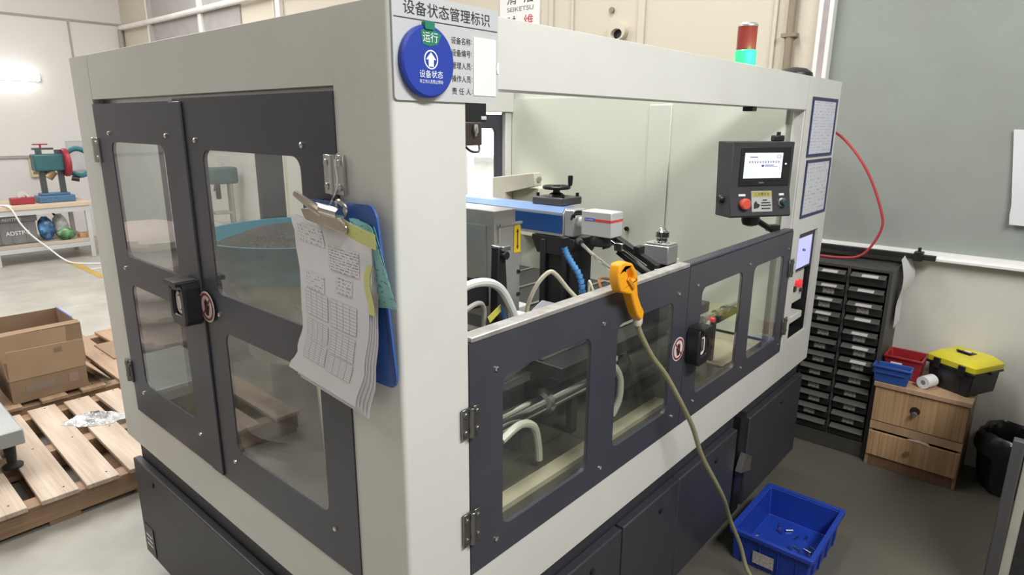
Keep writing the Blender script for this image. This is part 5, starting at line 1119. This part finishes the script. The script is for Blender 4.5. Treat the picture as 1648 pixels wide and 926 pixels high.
B(0.895, 1.835, 8.612, 8.645, 0.60, 0.664).build('apron', BFR, WB); B(0.895, 1.835, 8.612, 8.645, 0.15, 0.204).build('shelf_rail', BFR, WB)
GR = thing('bench_grinder', 'green bench grinder with a red guard and large ring wheel on the work bench', 'grinder', (1.6, 8.85, 0.715))
GRN = mat('grinder_green', (0.025, 0.10, 0.11), 0.4); GRD = mat('grinder_dark', (0.05, 0.06, 0.06), 0.4); RGU = mat('guard_red', (0.30, 0.025, 0.04), 0.4); GBL = mat('grinder_base_blue', (0.06, 0.14, 0.24), 0.4)
B(1.40, 1.79, 8.74, 8.98, 0.716, 0.80).build('base', GBL, GR, bevel=0.01)
B(1.44, 1.75, 8.78, 8.94, 0.80, 0.83).build('base_step', GBL, GR, bevel=0.006)
for (a, b) in ((1.47, 1.53), (1.67, 1.73)): B(a, b, 8.83, 8.89, 0.83, 1.36).build('column', GRD, GR, bevel=0.004)
B(1.42, 1.74, 8.76, 8.96, 1.10, 1.31).build('motor', GRN, GR, bevel=0.02)
Cy((1.55, 8.86, 1.02), (1.62, 8.86, 1.10), 0.06, n=20).build('gear_housing', mat('brass_dark', (0.3, 0.2, 0.1), 0.4, metal=0.5), GR)
MB().lathe((1.73, 8.82, 1.20), [(0.16, 0), (0.175, 0.015), (0.175, 0.05), (0.16, 0.06), (0.03, 0.06)], n=32, axis='x').build('guard', RGU, GR)
B(1.44, 1.66, 8.84, 8.88, 1.36, 1.385).build('bridge', GRD, GR); Cy((1.53, 8.86, 1.385), (1.53, 8.86, 1.42), 0.012, n=10).build('adjuster', RGU, GR); B(1.45, 1.61, 8.85, 8.87, 1.42, 1.435).build('adjuster_bar', RGU, GR, bevel=0.004)
rg = MB(); P_ = []
for i in range(40):
    a = 2*math.pi*i/40
    for j in range(10):
        b = 2*math.pi*j/10; r_ = 0.168+0.034*math.cos(b); P_.append((1.90+0.15*0.034*math.sin(b)+r_*math.cos(a)*0.72, 8.82+0.05*math.sin(b)-r_*math.cos(a)*0.60, 1.20+r_*math.sin(a)))
rg.add(P_, [(i*10+j, ((i+1) % 40)*10+j, ((i+1) % 40)*10+(j+1) % 10, i*10+(j+1) % 10) for i in range(40) for j in range(10)]).build('ring_wheel', mat('ring_teal', (0.04, 0.16, 0.19), 0.4), GR)
Cy((1.80, 8.82, 1.00), (1.88, 8.80, 0.98), 0.03, n=12).build('tool_rest', BLACK, GR)
DT = thing('tape_dispenser', 'red tape dispenser with a roll on the work bench', 'tape dispenser', (1.25, 8.8, 0.715))
B(1.12, 1.36, 8.76, 8.86, 0.716, 0.80).build('body', RGU, DT, bevel=0.01)
MB().lathe((1.26, 8.79, 0.80), [(0.03, 0), (0.062, 0), (0.062, 0.05), (0.03, 0.05)], n=24, axis='y', cap=False).build('roll', mat('tape_roll', (0.55, 0.5, 0.5), 0.4), DT)
solo(B(0.80, 1.10, 8.63, 8.83, 0.7155, 0.722).build('paper_sheet', PAPER), 'white sheet lying at the left of the work bench', 'paper')
TC = thing('grey_tote', 'grey lidded tote stencilled in white on the bench shelf', 'crate', (1.1, 8.82, 0.246))
GTO = mat('tote_grey', (0.18, 0.18, 0.175), 0.5)
B(0.83, 1.315, 8.66, 9.02, 0.246, 0.52).build('body', GTO, TC, bevel=0.012); B(0.81, 1.335, 8.645, 9.03, 0.515, 0.60).build('lid', GTO, TC, bevel=0.012)
for xx in (0.95, 1.06, 1.20): B(xx, xx+0.02, 8.652, 8.66, 0.27, 0.51).build('rib', GTO, TC)
text_mb('ADSTP-E', lambda u, v, w: (u, 8.649, v), 1.0, 1.24, 0.36, 0.41).build('lettering', WHT, TC)
text_mb('ADSTP-E', lambda u, v, w: (u, 8.643, v), 0.98, 1.17, 0.54, 0.57).build('lettering', WHT, TC)
TC.location.y += 0.05; TC.location.x += 0.0
def bundle(nm, lab, c, r, h, m):
    mb = MB(); n = 20; vs = []; K = 6
    for k in range(K+1):
        for i in range(n):
            a = 2*math.pi*i/n; t = k/K; rr = math.sqrt(max(0.02, 1-(2*t-1)**2*0.9))*(1+0.10*math.sin(3*a+k)+0.06*math.sin(7*a+2*k))
            vs.append((c[0]+r[0]*rr*math.cos(a), c[1]+r[1]*rr*math.sin(a), c[2]+h*t))
    fs = [(k*n+i, k*n+(i+1) % n, (k+1)*n+(i+1) % n, (k+1)*n+i) for k in range(K) for i in range(n)] + [tuple(range(n-1, -1, -1)), tuple(range(K*n, K*n+n))]
    return solo(mb.add(vs, fs).build(nm, m), lab, 'bag')
bundle('packed_bag', 'blue and white packed bag on the bench shelf', (1.43, 8.80, 0.2455), (0.085, 0.11), 0.30, mat('bag_blue_print', (0.10, 0.25, 0.5), 0.3, var=0.8, scale=9))
bundle('packed_bag', 'clear bag with white scraps on the bench shelf', (1.60, 8.86, 0.2455), (0.085, 0.10), 0.31, mat('bag_white_print', (0.5, 0.5, 0.5), 0.25, var=0.5, scale=14))
bundle('packed_bag', 'green patterned bag at the front of the bench shelf', (1.60, 8.67, 0.2455), (0.10, 0.05), 0.15, mat('bag_green_print', (0.08, 0.20, 0.08), 0.3, var=0.9, scale=14))
OF = solo(B(1.76, 1.90, 8.70, 8.84, 0.246, 0.30).build('orange_box', mat('orange_box_card', (0.50, 0.28, 0.14), 0.6), bevel=0.004), 'small orange box on the bench shelf', 'box')
solo(MB().tube([(1.62, 9.45, 0.72), (1.66, 9.46, 0.55), (1.74, 9.45, 0.36), (1.82, 9.45, 0.02)], 0.014, n=8).build('black_cable', RUBBER), 'black cable hanging down behind the bench shelf', 'cable')
solo(MB().tube([(0.95, 8.70, 0.73), (1.04, 8.58, 0.728), (1.085, 8.55, 0.66), (1.13, 8.54, 0.52), (1.22, 8.53, 0.36), (1.35, 8.50, 0.20), (1.46, 8.42, 0.06), (1.54, 8.25, 0.012), (1.75, 8.0, 0.010)], 0.010, n=8).build('white_power_cable', WHITEP), 'white power cable drooping from the bench top to the floor', 'cable')
tapem = mat('ochre_floor_tape', (0.48, 0.33, 0.08), 0.5)
tag(B(1.50, 1.58, 7.2, 8.5, 0.0, 0.0025).build('trim_20', tapem), kind='structure')
tag(B(1.58, 4.0, 7.75, 7.82, 0.0, 0.0025).build('trim_21', mat('pale_floor_tape', (0.6, 0.58, 0.52), 0.5)), kind='structure')
SO = thing('power_outlet', 'yellowed double power outlet on the far wall beside the grinder', 'outlet', (1.75, YW, 1.08))
B(1.70, 1.82, YW-0.05, YW-0.001, 0.93, 1.19).build('box', mat('outlet_yellowed', (0.60, 0.53, 0.35), 0.5), SO, bevel=0.006)
for zz in (0.99, 1.06, 1.13): B(1.725, 1.795, YW-0.054, YW-0.0505, zz-0.018, zz+0.018).build('socket', mat('outlet_dark', (0.2, 0.17, 0.1), 0.5), SO)
NBD = thing('wall_notice_frame', 'grey framed notice on the far wall behind the ring wheel', 'notice', (2.3, YW, 1.2))
B(2.18, 2.62, YW-0.02, YW-0.001, 0.99, 1.43).build('backing', mat('notice_grey', (0.48, 0.47, 0.49), 0.5), NBD, bevel=0.004); B(2.20, 2.60, YW-0.022, YW-0.0205, 1.01, 1.41).build('sheet', mat('notice_sheet', (0.52, 0.51, 0.53), 0.6), NBD)

# ------------------------------------------------------------------ second bench with a drill press, glimpsed through the side door windows
B2 = thing('drill_bench', 'low pale bench against the cream wall behind the machine', 'bench', (2.85, 7.0, 0))
B(2.55, 3.12, 6.2, 7.9, 0.36, 0.40).build('bench_top', mat('pale_bench', (0.6, 0.58, 0.55), 0.4), B2, bevel=0.004)
for (a, b) in ((2.57, 6.22), (3.04, 6.22), (2.57, 7.83), (3.04, 7.83)): B(a, a+0.05, b, b+0.05, 0, 0.359).build('leg', BFR, B2)
DP = thing('drill_press', 'grey-green drill press standing on the low bench behind the machine', 'drill press', (2.9, 6.95, 0.4))
B(2.74, 3.04, 6.82, 7.10, 0.4005, 0.45).build('base', GRN, DP, bevel=0.01); Cy((2.97, 6.96, 0.45), (2.97, 6.96, 1.12), 0.035, n=16).build('column', STEEL, DP)
B(2.72, 3.05, 6.86, 7.06, 0.98, 1.18).build('head', GRN, DP, bevel=0.03); Cy((2.82, 6.96, 0.80), (2.82, 6.96, 0.98), 0.03, n=14).build('chuck', BLACKM, DP); B(2.72, 2.93, 6.86, 7.06, 0.62, 0.65).build('table', STEEL, DP, bevel=0.004)
MB().tube([(2.78, 6.86, 1.03), (2.70, 6.76, 0.98), (2.66, 6.70, 0.93)], 0.010, n=8).build('feed_lever', BLACK, DP)
for (lab, a, b, c, d) in (('white printed sheet on the cream wall above the drill press', 6.35, 6.62, 0.98, 1.30), ('small white sheet on the cream wall left of the drill press', 7.25, 7.55, 1.05, 1.30)):
    solo(MB().sheet(lambda u, v: (XW-0.018, b-u*(b-a), d-v*(d-c)), 2, 2, -0.001).build('wall_sheet', print_mat('wall_sheet_print', (0.70, 0.70, 0.70), (0.35, 0.35, 0.38), 12, 0.5, 8)), lab, 'paper')

# ------------------------------------------------------------------ stack of sacks left of the machine, mirrored in the side door windows
SK = mat('pinkish_sack', (0.58, 0.45, 0.43), 0.7, var=0.12, scale=6, bump=0.3, bscale=18)
def sack(c, rz, lab):
    mb = MB(); n = 24; vs = []; K = 8
    for k in range(K+1):
        t = k/K; s_ = math.sin(math.pi*(0.06+0.88*t))**0.45
        for i in range(n):
            a = 2*math.pi*i/n; e = lambda q: math.copysign(abs(q)**0.55, q)
            vs.append((0.26*s_*e(math.cos(a))*(1+0.03*math.sin(5*a+k)), 0.38*s_*e(math.sin(a))*(1+0.03*math.sin(4*a+2*k)), 0.17*t))
    fs = [(k*n+i, k*n+(i+1) % n, (k+1)*n+(i+1) % n, (k+1)*n+i) for k in range(K) for i in range(n)] + [tuple(range(n-1, -1, -1)), tuple(range(K*n, K*n+n))]
    o = mb.add(vs, fs).build('filled_sack', SK); o.location = c; o.rotation_euler = (0, 0, rz)
    return solo(o, lab, 'sack')
names = ['bottom', 'second', 'third', 'fourth', 'fifth', 'top']
for k in range(6): sack((-0.95+0.02*math.sin(k*2), 3.95+0.02*math.cos(k*3), 0.0005+k*0.171), R(3*math.sin(k*4)), f'pinkish filled sack left of the pallets, {names[k]} of its stack')

for o in bpy.data.objects:
    if '_o' in o: del o['_o']
